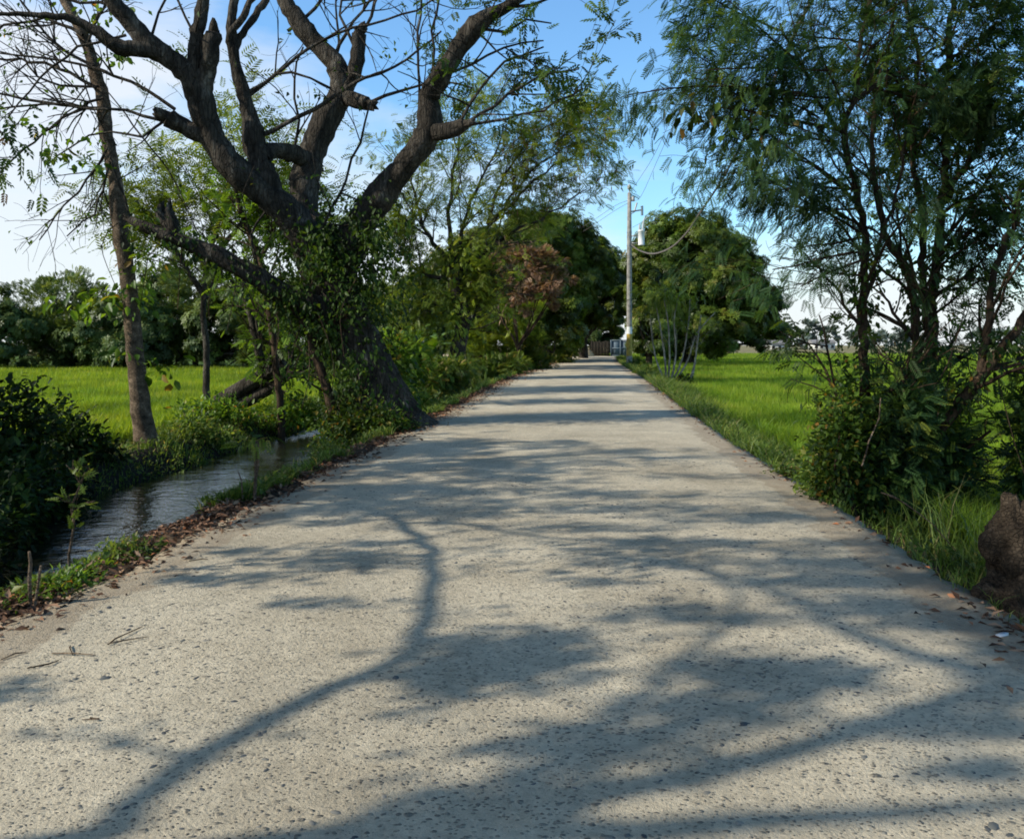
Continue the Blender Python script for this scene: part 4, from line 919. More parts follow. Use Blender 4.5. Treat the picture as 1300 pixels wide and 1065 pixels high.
def house(c, s, label, k):
    t = thing('house', label, 'house', c); m_ = MB(); box(m_, (c[0], c[1], c[2] + s[2] / 2), s); m_.build('wall', M['wall'], t)
    r_ = MB(); x, y, z = c[0], c[1], c[2] + s[2]; w_, d_ = s[0] / 2 + .4, s[1] / 2 + .4; h = 1.3
    r_.add([(x - w_, y - d_, z), (x + w_, y - d_, z), (x + w_, y + d_, z), (x - w_, y + d_, z), (x - w_, y, z + h), (x + w_, y, z + h)], [(0, 1, 5, 4), (2, 3, 4, 5), (0, 3, 2, 1)]); r_.add([(x - w_, y - d_, z), (x - w_, y + d_, z), (x - w_, y, z + h), (x + w_, y - d_, z), (x + w_, y + d_, z), (x + w_, y, z + h)], [(0, 2, 1), (3, 4, 5)]); r_.build('roof', M['roof'], t)
    for q in range(k):
        b_ = MB(); box(b_, (x - s[0] / 2 + (q + .5) * s[0] / k, c[1] - s[1] / 2 - .02, c[2] + s[2] * .55), (.9, .08, 1.0)); b_.build('window', M['glass'], t)
house((84, 262, -.5), (6, 5, 2.0), 'low white house nearest the mango tree on the right horizon', 3)
house((101, 270, -.5), (7, 5, 2.2), 'long pale house on the right horizon', 4)
house((140, 280, -.5), (7, 5, 2.2), 'small pale house on the horizon behind the foreground stems', 3)

# gate, boards and hay at the road's end
gt = thing('metal_gate', 'pale blue-grey metal gate closing the lane at the end of the road', 'gate', (13.7, 104.5, -.2))
m_ = MB(); zb = -.1
for x in (12.5, 13.7, 14.9): box(m_, (x, 104.5, zb + 1.05), (.12, .12, 2.2))
for z in (.15, 1.1, 2.1): box(m_, (13.7, 104.5, zb + z), (2.3, .07, .1))
m_.build('gate_frame', M['gate'], gt)
m_ = MB(); box(m_, (13.1, 104.56, zb + 1.1), (1.1, .03, 1.85)); box(m_, (14.3, 104.56, zb + 1.1), (1.1, .03, 1.85)); m_.build('panel', M['gate'], gt)
bf = thing('board_fence', 'weathered brown board fence beside the pale gate', 'fence', (11.2, 104.4, -.2))
m_ = MB()
for k in range(12): box(m_, (10.05 + k * .2, 104.4 + .02 * (k % 2), .85 + .06 * rs.randn()), (.185, .03, 2.0), rnd=rs.rand())
m_.build('board_panel', M['board'], bf)
m_ = MB(); box(m_, (11.2, 104.47, .5), (2.5, .06, .08)); box(m_, (11.2, 104.47, 1.4), (2.5, .06, .08)); m_.build('rail', M['board'], bf)
hp = MB(); n_ = 14
for q in range(900):
    a = rs.rand() * 6.28; u = rs.rand() ** .5; z = (1 - u ** 2) * 1.3
    p = np.array([9.0 + u * 1.1 * math.cos(a), 101.5 + u * .8 * math.sin(a), z - .2]); hp_d = nrm(rs.randn(3) * .4 + [math.cos(a) * .6, math.sin(a) * .6, -.8])
    tube(hp, [p, p + hp_d * .35], [.03, .012], 3, cap=False)
lathe(hp, (9.0, 101.5, -.25), [(0, 1.15), (.5, 1.0), (.95, .65), (1.3, .15), (1.35, .01)], 14)
tag(hp.build('hay_heap', M['hay'], base=(9.0, 101.5, -.25)), 'pale heap of dry straw under the dark trees at the bend', 'hay heap')

# ------------------------------------------------------------------ utility pole
PXp, PYp = 8.23, 58.0
pole = thing('utility_pole', 'tall concrete utility pole with white band and yellowed foot', 'utility pole', (PXp, PYp, -.4))
def zrow(row, d=58.0): return CAMH - (row - HZ) / F * d
ztop = zrow(245)
def ring(a, b_, ra, rb): mm = MB(); lathe(mm, (PXp, PYp, 0), [(a, ra), (b_, rb)], 16); return mm
m_ = MB(); lathe(m_, (PXp, PYp, 0), [(-.5, .22), (zrow(452), .21)], 16); lathe(m_, (PXp, PYp, 0), [(zrow(415), .19), (zrow(300), .165), (ztop, .13), (ztop + .01, .0)], 16); m_.build('shaft', M['concrete'], pole, smooth=True)
ring(zrow(452), zrow(424), .212, .195).build('yellow_band', M['yellow'], pole, smooth=True)
ring(zrow(424), zrow(415), .197, .193).build('white_band', M['white'], pole, smooth=True)
m_ = MB(); lathe(m_, (PXp, PYp, ztop), [(0, .05), (.25, .05), (.26, .14), (.42, .15), (.55, .1), (.62, .02)], 12); m_.build('insulator', M['porcelain'], pole, smooth=True)
m_ = MB(); lathe(m_, (PXp + .25, PYp, zrow(256)), [(0, .03), (.02, .13), (.16, .14), (.3, .12), (.4, .03)], 12); m_.build('insulator', M['porcelain'], pole, smooth=True)
m_ = MB(); tube(m_, [(PXp + .12, PYp - .1, zrow(269)), (PXp + .85, PYp - .1, zrow(267))], [.05, .05], 6); tube(m_, [(PXp + .12, PYp - .1, zrow(272)), (PXp + .5, PYp - .1, zrow(267.5))], [.03, .03], 6); m_.build('crossarm', M['steel'], pole)
m_ = MB()
for k in range(7): lathe(m_, (PXp + .88, PYp - .1, zrow(274) + k * .09), [(0, .05), (.02, .1), (.05, .1), (.07, .05)], 10)
tube(m_, [(PXp + .78, PYp - .1, zrow(263)), (PXp + .95, PYp - .1, zrow(262))], [.03, .03], 5); m_.build('lightning_arrester', M['steel'], pole)
m_ = MB(); tube(m_, [(PXp + .35, PYp - .1, zrow(268)), (PXp + .52, PYp - .1, zrow(258))], [.05, .06], 8); m_.build('fuse_cutout', M['porcelain'], pole)
tfm = MB(); tc = (PXp + .82, PYp - .1, zrow(312)); lathe(tfm, tc, [(0, .01), (0.002, .22), (.06, .23), (.07, .22), (.95, .22), (.97, .25), (1.03, .25), (1.1, .14), (1.11, .01)], 20)
tf = tfm.build('transformer', M['white'], pole, smooth=False)
m_ = MB(); tube(m_, [(tc[0] + .1, tc[1], tc[2] + 1.1), (tc[0] + .17, tc[1], tc[2] + 1.75), (tc[0] + .3, tc[1], tc[2] + 2.1)], [.06, .05, .02], 7); lathe(m_, (tc[0] - .12, tc[1], tc[2] + 1.1), [(0, .05), (.1, .08), (.25, .06), (.4, .04)], 8); m_.build('bushing', M['porcelain'], pole)
for rw in (300, 309): m_ = MB(); box(m_, (PXp + .4, PYp - .1, zrow(rw)), (.5, .08, .08)); m_.build('bracket', M['steel'], pole)
for rw in (296, 313, 324, 302): ring(zrow(rw), zrow(rw) + .08, .18, .18).build('metal_strap', M['steel'], pole)

def wire(label, pts, r, twist=False):
    m_ = MB(); P_, R_ = smooth_path(np.array(pts), np.full(len(pts), r), .4)
    if twist:
        s_ = np.arange(len(P_)); 
        P2, R2 = smooth_path(P_, R_, .06); s_ = np.cumsum(np.r_[0, np.linalg.norm(np.diff(P2, axis=0), axis=1)])
        for ph in (0, PI): tube(m_, P2 + np.stack([np.cos(s_ * 9 + ph), 0 * s_, np.sin(s_ * 9 + ph)], -1) * r * .9, r * .8, 5)
    else: tube(m_, P_, r, 5)
    tag(m_.build('power_cable' if twist else 'overhead_wire', M['cable'], base=tuple(pts[0])), label, 'cable' if twist else 'wire')
wire('thick twisted cable sagging from the pole and rising into the right tree', [tuple(PX(a, b_, d)) for a, b_, d in ((801, 310, 58), (812, 318, 56), (830, 322, 52), (852, 314, 47), (872, 295, 43), (890, 268, 39), (912, 235, 34.5), (932, 200, 31), (950, 165, 27.5), (975, 118, 23), (1010, 40, 19), (1060, -60, 16))], .035, True)
wire('thin wire rising from the pole top toward the viewer on the right', [tuple(PX(a, b_, d)) for a, b_, d in ((801, 243, 58), (826, 205, 48), (848, 160, 40), (880, 90, 32), (930, -20, 25))], .012)
wire('lower thin wire running from the pole up to the right', [tuple(PX(a, b_, d)) for a, b_, d in ((804, 256, 58), (815, 247, 54), (845, 180, 44), (900, 60, 33), (950, -60, 26))], .012)
wire('upper thin wire from the pole to the left behind the trees', [tuple(PX(a, b_, d)) for a, b_, d in ((799, 254, 58), (780, 262, 62), (750, 282, 70), (720, 300, 80))], .015)
wire('lower thin wire from the pole to the left behind the trees', [tuple(PX(a, b_, d)) for a, b_, d in ((799, 257, 58), (780, 268, 62), (750, 288, 70), (720, 306, 80))], .015)
wire('short lead from the transformer down to the left', [tuple(PX(a, b_, d)) for a, b_, d in ((820, 279, 57.9), (812, 284, 58.2), (803, 289, 58.2))], .012)

# bare many-stemmed shrub in front of the right mango
st, stt = skinny('bare_shrub', 'thin pale many-stemmed bare shrub right of the utility pole', 'shrub', 38,
    [[(846, 492, 3), (844, 455, 2.4), (838, 415, 2), (832, 385, 1.5)], [(848, 492, 3), (850, 450, 2.4), (848, 410, 2), (843, 380, 1.5)], [(850, 492, 3), (858, 450, 2.4), (856, 405, 2), (862, 375, 1.5)], [(851, 492, 3), (866, 455, 2.2), (874, 410, 1.8), (876, 380, 1.2)],
     [(852, 492, 3), (872, 460, 2.2), (884, 425, 2), (908, 396, 1.2)], [(847, 492, 3), (834, 460, 2), (828, 430, 1.6), (826, 405, 1)], [(874, 490, 2.6), (882, 460, 2.2), (886, 430, 2), (890, 400, 1.4)], [(872, 500, 2.4), (880, 475, 2), (885, 440, 1.4)]],
    'stem', (4, .9, 0, .4, .1), (T_spray(), 1, .22, .1, -.3, .5), leafmat='acacia', rmul=.5)
f_ = MB(); tuft(f_, 845, 378, 38, 34, 16, 320, .28, T_pinnate(5, .4, .07)); tuft(f_, 868, 410, 38, 10, 8, 40, .22, T_pinnate(5, .4, .07)); f_.build('foliage', M['acacia'], st)
bush('shrub', 'small dark bush at the foot of the bare shrub', 'shrub', (7.4, 36.5, -.45), (.7, .7, .7), 900, .16, 'vine', clumps=8)
bush('shrub', 'pale weedy bush at the foot of the utility pole', 'shrub', (8.5, 55, -.4), (1.0, 2.0, .9), 1200, .25, 'weed', T_spray(), clumps=9)
bush('shrub', 'pale green weeds on the right verge before the bare shrub', 'shrub', (6.9, 42, -.4), (.8, 2.6, .75), 1200, .2, 'weed', T_spray(), clumps=10)

# ------------------------------------------------------------------ the foreground thicket tree on the right
rt = thing('thicket_tree', 'large many-stemmed feathery tree at the right road edge in front', 'tree', (3.55, 8.2, -.35))
stems = [
    [(1098, 640, 12, 8.4), (1099, 560, 10, 8.4), (1098, 465, 9, 8.4), (1095, 412, 8, 8.4), (1098, 350, 7.5, 8.4), (1100, 313, 7, 8.4), (1090, 261, 6.5, 8.4), (1080, 215, 6, 8.4), (1072, 167, 6, 8.4), (1085, 120, 4.5, 8.4), (1090, 70, 4, 8.4), (1102, 15, 3.5, 8.4), (1110, -60, 3, 8.4)],
    [(1074, 172, 4.5, 8.4), (1052, 148, 4, 8.3), (1036, 125, 3.4, 8.2), (1015, 75, 2.6, 8.1), (990, 30, 2, 8.0)],
    [(1082, 130, 4.5, 8.4), (1105, 112, 4, 8.5), (1132, 98, 3.6, 8.6), (1165, 78, 3, 8.7), (1215, 40, 2.4, 8.8)],
    [(1128, 640, 11, 8.8), (1150, 560, 10, 8.8), (1163, 470, 9, 8.8), (1163, 412, 8.5, 8.8), (1158, 360, 8, 8.8), (1142, 330, 7, 8.8), (1127, 308, 6.5, 8.8), (1117, 265, 6, 8.8), (1107, 208, 5, 8.8), (1110, 140, 4, 8.8), (1130, 60, 3, 8.8), (1140, -40, 2.5, 8.8)],
    [(1150, 645, 13, 9.2), (1170, 560, 12, 9.2), (1180, 470, 11, 9.2), (1184, 400, 10, 9.2), (1184, 365, 9, 9.2), (1192, 300, 8, 9.2), (1197, 243, 7.5, 9.2), (1201, 195, 7, 9.2), (1197, 139, 6, 9.2), (1205, 60, 5, 9.2), (1210, -40, 4, 9.2)],
    [(1176, 420, 7, 9.0), (1172, 347, 6.5, 9.0), (1173, 278, 6, 9.0), (1163, 226, 5.5, 9.0), (1159, 156, 5, 9.0), (1165, 80, 4, 9.0), (1150, 0, 3, 9.0)],
    [(1200, 258, 6, 9.2), (1218, 222, 5.5, 9.1), (1240, 190, 5, 9.0), (1275, 165, 4.5, 8.9), (1330, 120, 3.5, 8.8)],
    [(1135, 628, 12, 8.4), (1155, 600, 12, 8.4), (1182, 560, 11, 8.3), (1212, 520, 10, 8.2), (1250, 470, 9, 8.1), (1290, 420, 8, 8.0), (1340, 340, 6, 7.9)],
    [(1240, 482, 8, 8.1), (1255, 420, 7, 8.2), (1262, 350, 6, 8.3), (1285, 290, 5, 8.4), (1300, 230, 4, 8.4)],
    [(1098, 380, 4.5, 8.4), (1112, 340, 4, 8.4), (1118, 300, 3.6, 8.4), (1140, 240, 3, 8.4), (1150, 180, 2.5, 8.4)],
    [(1092, 262, 3.5, 8.4), (1070, 240, 3, 8.3), (1040, 215, 2.4, 8.2), (1000, 195, 1.8, 8.1), (965, 185, 1.3, 8.0)],
    [(1096, 420, 3.6, 8.4), (1072, 385, 3, 8.3), (1050, 350, 2.4, 8.2), (1020, 320, 1.6, 8.1)],
]
rtips = []; tw = MB()
for k, pts in enumerate(stems):
    m_ = MB(); P_, R_ = limb(m_, pl(8.4, [(p[0], p[1], p[2] * .68, p[3]) for p in pts]), 10, .07, .1, wob=.012); m_.build('trunk' if k in (0, 3, 4, 7) else 'limb', M['bark_warm'], rt, smooth=True)
    n_ = len(P_); cnt = int(n_ * .55)
    for q in range(cnt):
        i_ = rs.randint(1, n_ - 1)
        if P_[i_][2] < 1.9 and rs.rand() < .6: continue
        bias = np.array([-.02 if P_[i_][0] < 4.2 else .02, 0, -.02])
        grow(tw, P_[i_], rotvec(P_[min(i_ + 1, n_ - 1)] - P_[i_ - 1], .75), .8 + .75 * rs.rand(), max(.006, R_[i_] * .45), 1, rtips, 4, .6, .0, .12, .6, bias=bias, minr=.0025)
# long sprays reaching left over the verge and the road
for (a, b_, c_, d_, dd) in ((1040, 150, 880, 60, 8.2), (1030, 120, 800, 105, 8.0), (1050, 160, 900, 150, 8.2), (1010, 75, 900, 10, 8.0), (990, 40, 860, -20, 8.0), (1060, 180, 930, 165, 8.2), (1080, 225, 985, 240, 8.2), (1090, 265, 980, 270, 8.2), (1095, 320, 985, 320, 8.1), (1095, 330, 1000, 370, 8.1), (1072, 167, 860, 110, 8.4), (1110, 60, 960, 0, 8.6),
                        (1100, 300, 1010, 300, 8.3), (1090, 240, 960, 215, 8.3), (1085, 130, 940, 90, 8.5), (1060, 90, 900, 90, 8.0), (1070, 60, 980, 60, 8.3), (1098, 350, 1010, 345, 8.3)):
    p = PX(a, b_, dd); q = PX(c_, d_, dd - .1 + .5 * rs.randn() * .5); L_ = np.linalg.norm(q - p)
    grow(tw, p, q - p, L_, .014, 1, rtips, 7, .5, -.012, .06, .42, nseg=9, minr=.0025)
tw.build('branch', M['bark_warm'], rt)
tw2 = [o for o in COL.objects if o.name.startswith('branch')][-1]
f_ = MB(); PN = T_pinnate(8, .34, .045, .9, .35)
P_ = np.array([t[0] for t in rtips]); keepp = []
for t in rtips:
    z, x = t[0][2], t[0][0]
    pr = .6 if z > 3.6 else (.42 if z > 2.6 else .22)
    pr *= .45 + 1.1 * (hn(x * 1.4, z * 1.4, 1.5) > -.1)
    if x > 4.8 and z > 2.4: pr = max(pr, .48)
    keepp.append(rs.rand() < pr)
sel = [t for t, k in zip(rtips, keepp) if k]
print('right tips', len(rtips), len(sel))
leaves_on(f_, PN, sel, 8, .125, .1, -.6, jig=.7)
rsel = [t for t in sel if t[0][0] > 4.3]; leaves_on(f_, T_spray(), rsel, 3, .13, .18, -.4)
f_.build('foliage', M['feather'], rt)
f_ = MB()   # broad-leaved climber on its left sprays
for a_ in ((880, 145, 8, 22, 10, 22, .11), (915, 150, 8, 30, 14, 30, .10), (955, 150, 8, 16, 12, 14, .1), (915, 178, 8, 6, 5, 5, .11), (957, 195, 8, 8, 6, 7, .11), (975, 170, 8, 14, 10, 14, .09), (1000, 150, 8, 26, 14, 30, .09)): tuft(f_, *a_, T_broad(), -.9)
vt = thing('climbing_vine', 'broad-leaved vine strand hanging from the right tree over the sky', 'vine', PX(915, 150, 8)); f_.build('foliage', M['vine'], vt)
m_ = MB(); limb(m_, [(*PX(860, 140, 8), .003), (*PX(900, 150, 8), .004), (*PX(960, 152, 8), .004), (*PX(1020, 140, 8.1), .005), (*PX(1075, 180, 8.3), .006)], 4, 0, .1, wob=.006); limb(m_, [(*PX(992, 180, 8), .003), (*PX(975, 215, 8), .003), (*PX(955, 262, 8), .002)], 4, 0, .1); m_.build('stem', M['bark_warm'], vt)

tv = thing('climbing_vine', 'tangled dark creeper wrapped round the lower stems of the right thicket', 'vine', (3.7, 8.2, -.3)); Pv = []; Dv = []
for k_ in (0, 3, 4, 7, 5):
    w_ = np.array(pl(8.4, stems[k_][:6]))[:, :3]; a_, b_ = around(w_, .04, 900 if k_ != 5 else 400, .13); Pv.append(a_); Dv.append(b_)
Pv = np.vstack(Pv); Dv = np.vstack(Dv); kk = hn(Pv[:, 0] * 3, Pv[:, 2] * 3, 1.7) + rs.randn(len(Pv)) * .3 > -.05; Pv, Dv = Pv[kk], Dv[kk]
f_ = MB(); scatter(f_, T_broad(), Pv, Dv * .6 + [0, 0, -.7], .035 + .05 * rs.rand(len(Pv))); f_.build('foliage', M['vine'], tv)
for q in range(14):
    m_ = MB(); a_ = Pv[rs.randint(len(Pv))] + [0, 0, .5]; b_ = a_ + [rs.randn() * .15, rs.randn() * .15, -.5 - rs.rand() * .7]
    limb(m_, [(*a_, .005), (*((a_ + b_) / 2 + rs.randn(3) * .1), .006), (*b_, .005)], 4, 0, .12); m_.build('stem', M['bark_warm'], tv)
# undergrowth round its foot, and one sapling leaning toward the road
for k, (px, py, d, rx, rz_, n_, mt, lab, tm, sz) in enumerate((
    (1040, 640, 8.3, .34, .85, 900, 'weed', 'sunlit heart-leaved bush at the right road edge left of the stems', T_broad(), .07),
    (1070, 640, 8.0, .48, 1.35, 3200, 'vine', 'dark vine-covered bush round the foot of the thicket tree', T_broad(), .065),
    (1130, 640, 8.2, .55, 1.5, 3400, 'feather', 'feathery dark bush between the thicket tree\'s stems', T_pinnate(7, .34, .07), .13),
    (1190, 650, 8.6, .5, 1.6, 2600, 'feather', 'shaded feathery bush right of the thicket tree\'s stems', T_pinnate(7, .34, .07), .15),
    (1330, 600, 8.4, .5, 2.6, 2600, 'feather', 'tall dark bush at the right margin behind the rock', T_pinnate(7, .34, .07), .17),
    (1000, 590, 9.6, .3, .3, 500, 'weed', 'low leafy weeds at the right road edge before the thicket tree', T_fold(), .06),
    (1075, 480, 8.6, .35, .55, 420, 'weed', 'mid-height leafy shoots left of the main stem', T_broad(), .075))):
    x, y, _z = PX(px, py, d); g_ = gz(x, d) if k != 6 else .55
    bush('shrub', lab, 'shrub', (x, d, g_), (rx, rx * 1.1, rz_), n_, sz, mt, tm, clumps=12)
skinny('sapling', 'small sapling with drooping leaves leaning out left of the right thicket', 'sapling', 8.2,
       [[(1085, 560, 4), (1062, 500, 3), (1050, 440, 2.4), (1040, 400, 1.6)], [(1050, 440, 2), (1025, 435, 1.6), (1000, 425, 1.2)]], 'bark_warm', (6, .35, 0, .4, .0), (T_spray(), 1, .13, .03, -.6, .9), leafmat='vine', rmul=.55)
skinny('dry_stalk', 'bare straw-coloured stalk slanting out of the right bush', 'stalk', 7.7, [[(1094, 592, 1.1), (1105, 560, 1.0), (1116, 530, .9), (1118, 505, .6)]], 'bark_pale', None)
skinny('dry_stalk', 'bent seed stalk of grass arching before the right field', 'stalk', 6.6, [[(1240, 735, .8), (1215, 700, .8), (1185, 665, .7), (1150, 640, .7), (1134, 631, 1.6), (1118, 625, .5)]], 'bark_pale', None)
# tall grass at the right margin
mb = MB(); n_ = 2600; y = 4.6 + rs.rand(n_) * 3.6; x = XRc(y) + .55 + rs.rand(n_) * 2.6; k = rs.rand(n_) < np.clip((x - XRc(y)) , 0, 1); x, y = x[k], y[k]
blades(mb, x, y, ground_z(x, y) - .02, .3 + .42 * rs.rand(len(x)), .012, .7)
tag(mb.build('tall_grass', M['weed']), 'tall grass between the right road edge and the field', None, kind='stuff')

mb = MB(); n_ = 1500; x = 2.95 + rs.randn(n_) * .3; y = 4.75 + rs.randn(n_) * .35; k = x > XRc(y) - .02; x, y = x[k], y[k]
blades(mb, x, y, ground_z(x, y) - .02, .06 + .14 * rs.rand(len(x)), .007, .9)
n_ = 1500; y = 3.4 + rs.rand(n_) ** 1.3 * 18; x = XR(y) + .03 - .12 * rs.rand(n_) ** 2; k = hn(x * 3, y * 2.2, 1.0, 3) > .1; x, y = x[k], y[k]
blades(mb, x, y, np.full(len(x), -.03), .05 + .09 * rs.rand(len(x)), .007, 1.1)
tag(mb.build('edge_grass', M['weed']), 'short grass tufts against the rocks and the right slab edge', None, kind='stuff')
# mud-brown rocks at the right margin
from mathutils import noise as mnoise
def rock(c, s, label, seed):
    t = MB(); n1, n2 = 56, 84; V = []
    for u in np.linspace(0, PI, n1):
        for v in np.linspace(0, 2 * PI, n2, endpoint=False):
            p = Vector((math.sin(u) * math.cos(v), math.sin(u) * math.sin(v), math.cos(u))); q = p + Vector((seed, seed, seed))
            f = .85 + .5 * mnoise.noise(q * 1.3) + .28 * mnoise.ridged_multi_fractal(q * 1.9, 1.0, 2.1, 5, 1.0, 2.0) * .35 + .07 * mnoise.noise(q * 9) + .035 * mnoise.noise(q * 23)
            V.append((c[0] + p.x * f * s[0], c[1] + p.y * f * s[1], c[2] + p.z * f * s[2]))
    i = np.arange(n1 - 1)[:, None] * n2; j = np.arange(n2)[None]; k = (j + 1) % n2
    t.add(V, np.stack([i + j, i + n2 + j, i + n2 + k, i + k], -1).reshape(-1, 4))
    tag(t.build('rock', M['rock'], smooth=True, base=c), label, 'rock', 'rocks at the right road edge')
rock((2.95, 4.9, -.1), (.2, .2, .25), 'lower rounded muddy rock at the right road edge', 1.0)
rock((3.1, 5.05, .28), (.2, .2, .3), 'upper muddy rock leaning on the lower one at the right margin', 2.3)
rock((3.3, 4.8, -.05), (.24, .22, .4), 'largest muddy rock cut by the right margin', 4.1)

# ------------------------------------------------------------------ saplings and stumps on the near left edge
def dpt(px, py, z=-.03): d = F * (CAMH - z) / (py - HZ); return d
skinny('sapling', 'bent weed sapling with sparse green leaves at the left road edge, near the front', 'sapling', 5.3,
       [[(84, 755, 3.4), (88, 705, 3), (92, 670, 2.6), (93, 640, 2.6), (102, 615, 2), (108, 600, 1.4)], [(94, 668, 2), (88, 640, 1.6), (82, 625, 1)], [(93, 650, 2), (108, 640, 1.4), (120, 636, 1)], [(102, 615, 1.5), (94, 602, 1.2), (84, 590, .8)]], 'bark_pale', (3, .1, 0, .3, .1), (T_spray(), 1, .06, .02, -.2, .5), leafmat='weed', rmul=.6)
t_, _ = skinny('tree_stump', 'thin forked post-like stump with a leafy tip beside the canal', 'stump', 8.0,
       [[(323, 632, 2.2), (323, 600, 2), (324, 580, 2), (326, 560, 1.6)], [(324, 612, 1.6), (329, 590, 1.5), (328, 562, 1)]], 'bark_pale', None)
f_ = MB(); tuft(f_, 320, 560, 8.0, 16, 5, 26, .12, T_pinnate(6, .3, .07), -.1); f_.build('foliage', M['weed'], t_)
skinny('twig_stub', 'short dark twig standing up at the canal edge left of the forked stump', 'twig', 7.7, [[(289, 645, 1.8), (288, 632, 1.6)], [(294, 645, 1.5), (296, 636, 1)], [(289, 640, 1.2), (276, 634, .8)]], 'bark', None)
skinny('twig_stub', 'thin bare shoot beside the forked stump', 'twig', 8.0, [[(308, 633, 1.2), (308, 610, .9), (302, 598, .6)]], 'bark_pale', None)
skinny('twig_stub', 'pale broken stick standing among the weeds at the left edge', 'twig', 4.75, [[(39, 772, 2.6), (38, 735, 2.4), (38, 715, 2.2), (37, 700, 1.6)], [(44, 770, 2), (52, 718, 1.4)]], 'bark_pale', None)
bush('weed_clump', 'fresh green ferny weeds at the left road edge near the front', 'weed', (-2.78, 5.15, -.06), (.34, .5, .17), 900, .05, 'bright', T_fold(.2), clumps=10)
bush('weed_clump', 'lower green weeds trailing toward the leaf litter on the left', 'weed', (-2.75, 6.0, -.06), (.3, .4, .13), 600, .05, 'weed', T_fold(.2), clumps=8)
bush('grass_clump', 'grass clump on the left bank beyond the forked stump', 'grass clump', (-2.6, 9.9, -.15), (.3, .6, .25), 700, .11, 'weed', T_dia(.06), clumps=7)

# fallen twigs on the road
tw_ = [((392, 768), (540, 742)), ((395, 770), (520, 705)), ((190, 800), (350, 808)), ((258, 772), (266, 806)), ((5, 820), (95, 795)), ((100, 853), (215, 826)), ((330, 1040), (300, 1048)), ((690, 462), (760, 456))]
tl_ = ['thin dark fallen twig lying left on the road', 'reddish straw lying above the dark twig', 'pale long straw lying across the left road edge', 'short upright-leaning twig on the pale straw', 'faint brown straw near the left margin', 'curved dry stalk on the road near the left margin', 'short brown twig at the left of the near road', 'thin straw at the road edge by the leaf litter']
for k, ((a, b_), (c_, d_)) in enumerate(tw_):
    def zp(u, v): px, py = u / 2.878, 550 + v / 2.878; d = F * (CAMH - .02) / (py - HZ); x = (px - 650) / F * d; return np.array([x, d, float(road_z(x, d)) + .006])
    p, q = zp(a, b_), zp(c_, d_); m_ = MB(); mid = (p + q) / 2 + [rs.randn() * .02, rs.randn() * .03, .006]
    limb(m_, [(*p, .003), (*mid, .004), (*q, .002)], 5, .1, .05); tag(m_.build('fallen_twig', M['bark_warm'] if k % 2 else M['bark_pale'], base=tuple(p)), tl_[k], 'twig', 'twigs fallen on the road')
m_ = MB(); p = PX(1272, 807, 4.25); box(m_, (p[0], p[1], -.0), (.06, .03, .012), rz=.4); V_ = m_.V[0]; V_[:, 2] += np.array([0, .01, .004, .012, 0, .014, .003, .01]); tag(m_.build('plastic_scrap', M['scrap'], base=(p[0], p[1], 0)), 'small white plastic scrap on the ground at the right margin', 'litter')

# ------------------------------------------------------------------ trees just left of the picture: their shade falls across the road
def shade_tree(label, c, limbs_, leafn, size, tm, mat='vine', tw_len=.8):
    t = thing('canal_tree', label, 'tree', c); m_ = MB(); f_ = MB(); tips = []; c = np.array(c, float)
    for pts in limbs_:
        P_, R_ = limb(m_, [(c[0] + a, c[1] + b_, c[2] + e, r_) for a, b_, e, r_ in pts], 9, .07, .2, wob=.02); n_ = len(P_)
        for q in range(leafn): i_ = rs.randint(int(n_ * .45), n_ - 1); grow(m_, P_[i_], rotvec(P_[i_ + 1] - P_[i_], .8), tw_len * (.6 + .8 * rs.rand()), max(.006, R_[i_] * .4), 1, tips, 4, .7, .0, .14, .6)
    m_.build('trunk', M['bark'], t, smooth=True); leaves_on(f_, tm, tips, 3, size, .12, -.4); f_.build('foliage', M[mat], t)
    print(label, len(tips)); return t
S_AZ = math.radians(18); S_EL = math.radians(33)
S = np.array([-math.cos(S_EL) * math.cos(S_AZ), -math.cos(S_EL) * math.sin(S_AZ), math.sin(S_EL)])
def up_sun(px, py, x):
    """the place at column x of the world whose shadow falls on the road where the photo shows (px,py)"""
    d = F * (CAMH - .01) / (py - HZ); p = np.array([(px - 650) / F * d, d, .01]); t = (x - p[0]) / S[0]; return p + S * t

ct = thing('canal_tree', 'spreading tree beside the canal standing left outside the picture', 'tree', (-6.8, .2, -.3))
m_ = MB(); f_ = MB(); tips = []
hub = np.array([-6.6, .9, 2.2])
limb(m_, [(-6.8, .2, -.5, .22), (-6.75, .4, 1.0, .17), (*hub, .13), (-6.7, .6, 3.4, .1), (-6.9, .2, 4.8, .07), (-7.0, -.2, 6.2, .03)], 10, .07, .2, wob=.02)
def arc(pp, x=-6.8, r0=.06, r1=.02):
    w = [up_sun(a_, b_, x + .12 * k) for k, (a_, b_) in enumerate(pp)]; rr = np.linspace(r0, r1, len(w))
    P_, R_ = limb(m_, [(*q, r_) for q, r_ in zip(w, rr)], 8, .06, .15, wob=.015)
    for q in range(len(P_) // 3):
        i_ = rs.randint(2, len(P_) - 1); grow(m_, P_[i_], rotvec(P_[i_] - P_[i_ - 1], .7), .3 + .4 * rs.rand(), R_[i_] * .4, 1, tips, 3, .6)
    return w
w = arc([(150, 1060), (250, 970), (330, 925), (430, 875), (520, 835), (545, 790), (552, 735), (545, 690), (510, 665), (460, 645), (380, 640), (345, 632)], r0=.05, r1=.03)
limb(m_, [(*hub, .1), (*((hub + w[0]) / 2), .09), (*w[0], .05)], 8, .05, .2)
w = arc([(520, 665), (600, 668), (700, 685), (800, 690), (900, 700)], r0=.035, r1=.012)
w = arc([(880, 720), (960, 742), (1040, 775), (1110, 812), (1190, 835), (1290, 860)], -7.2, .025, .06)
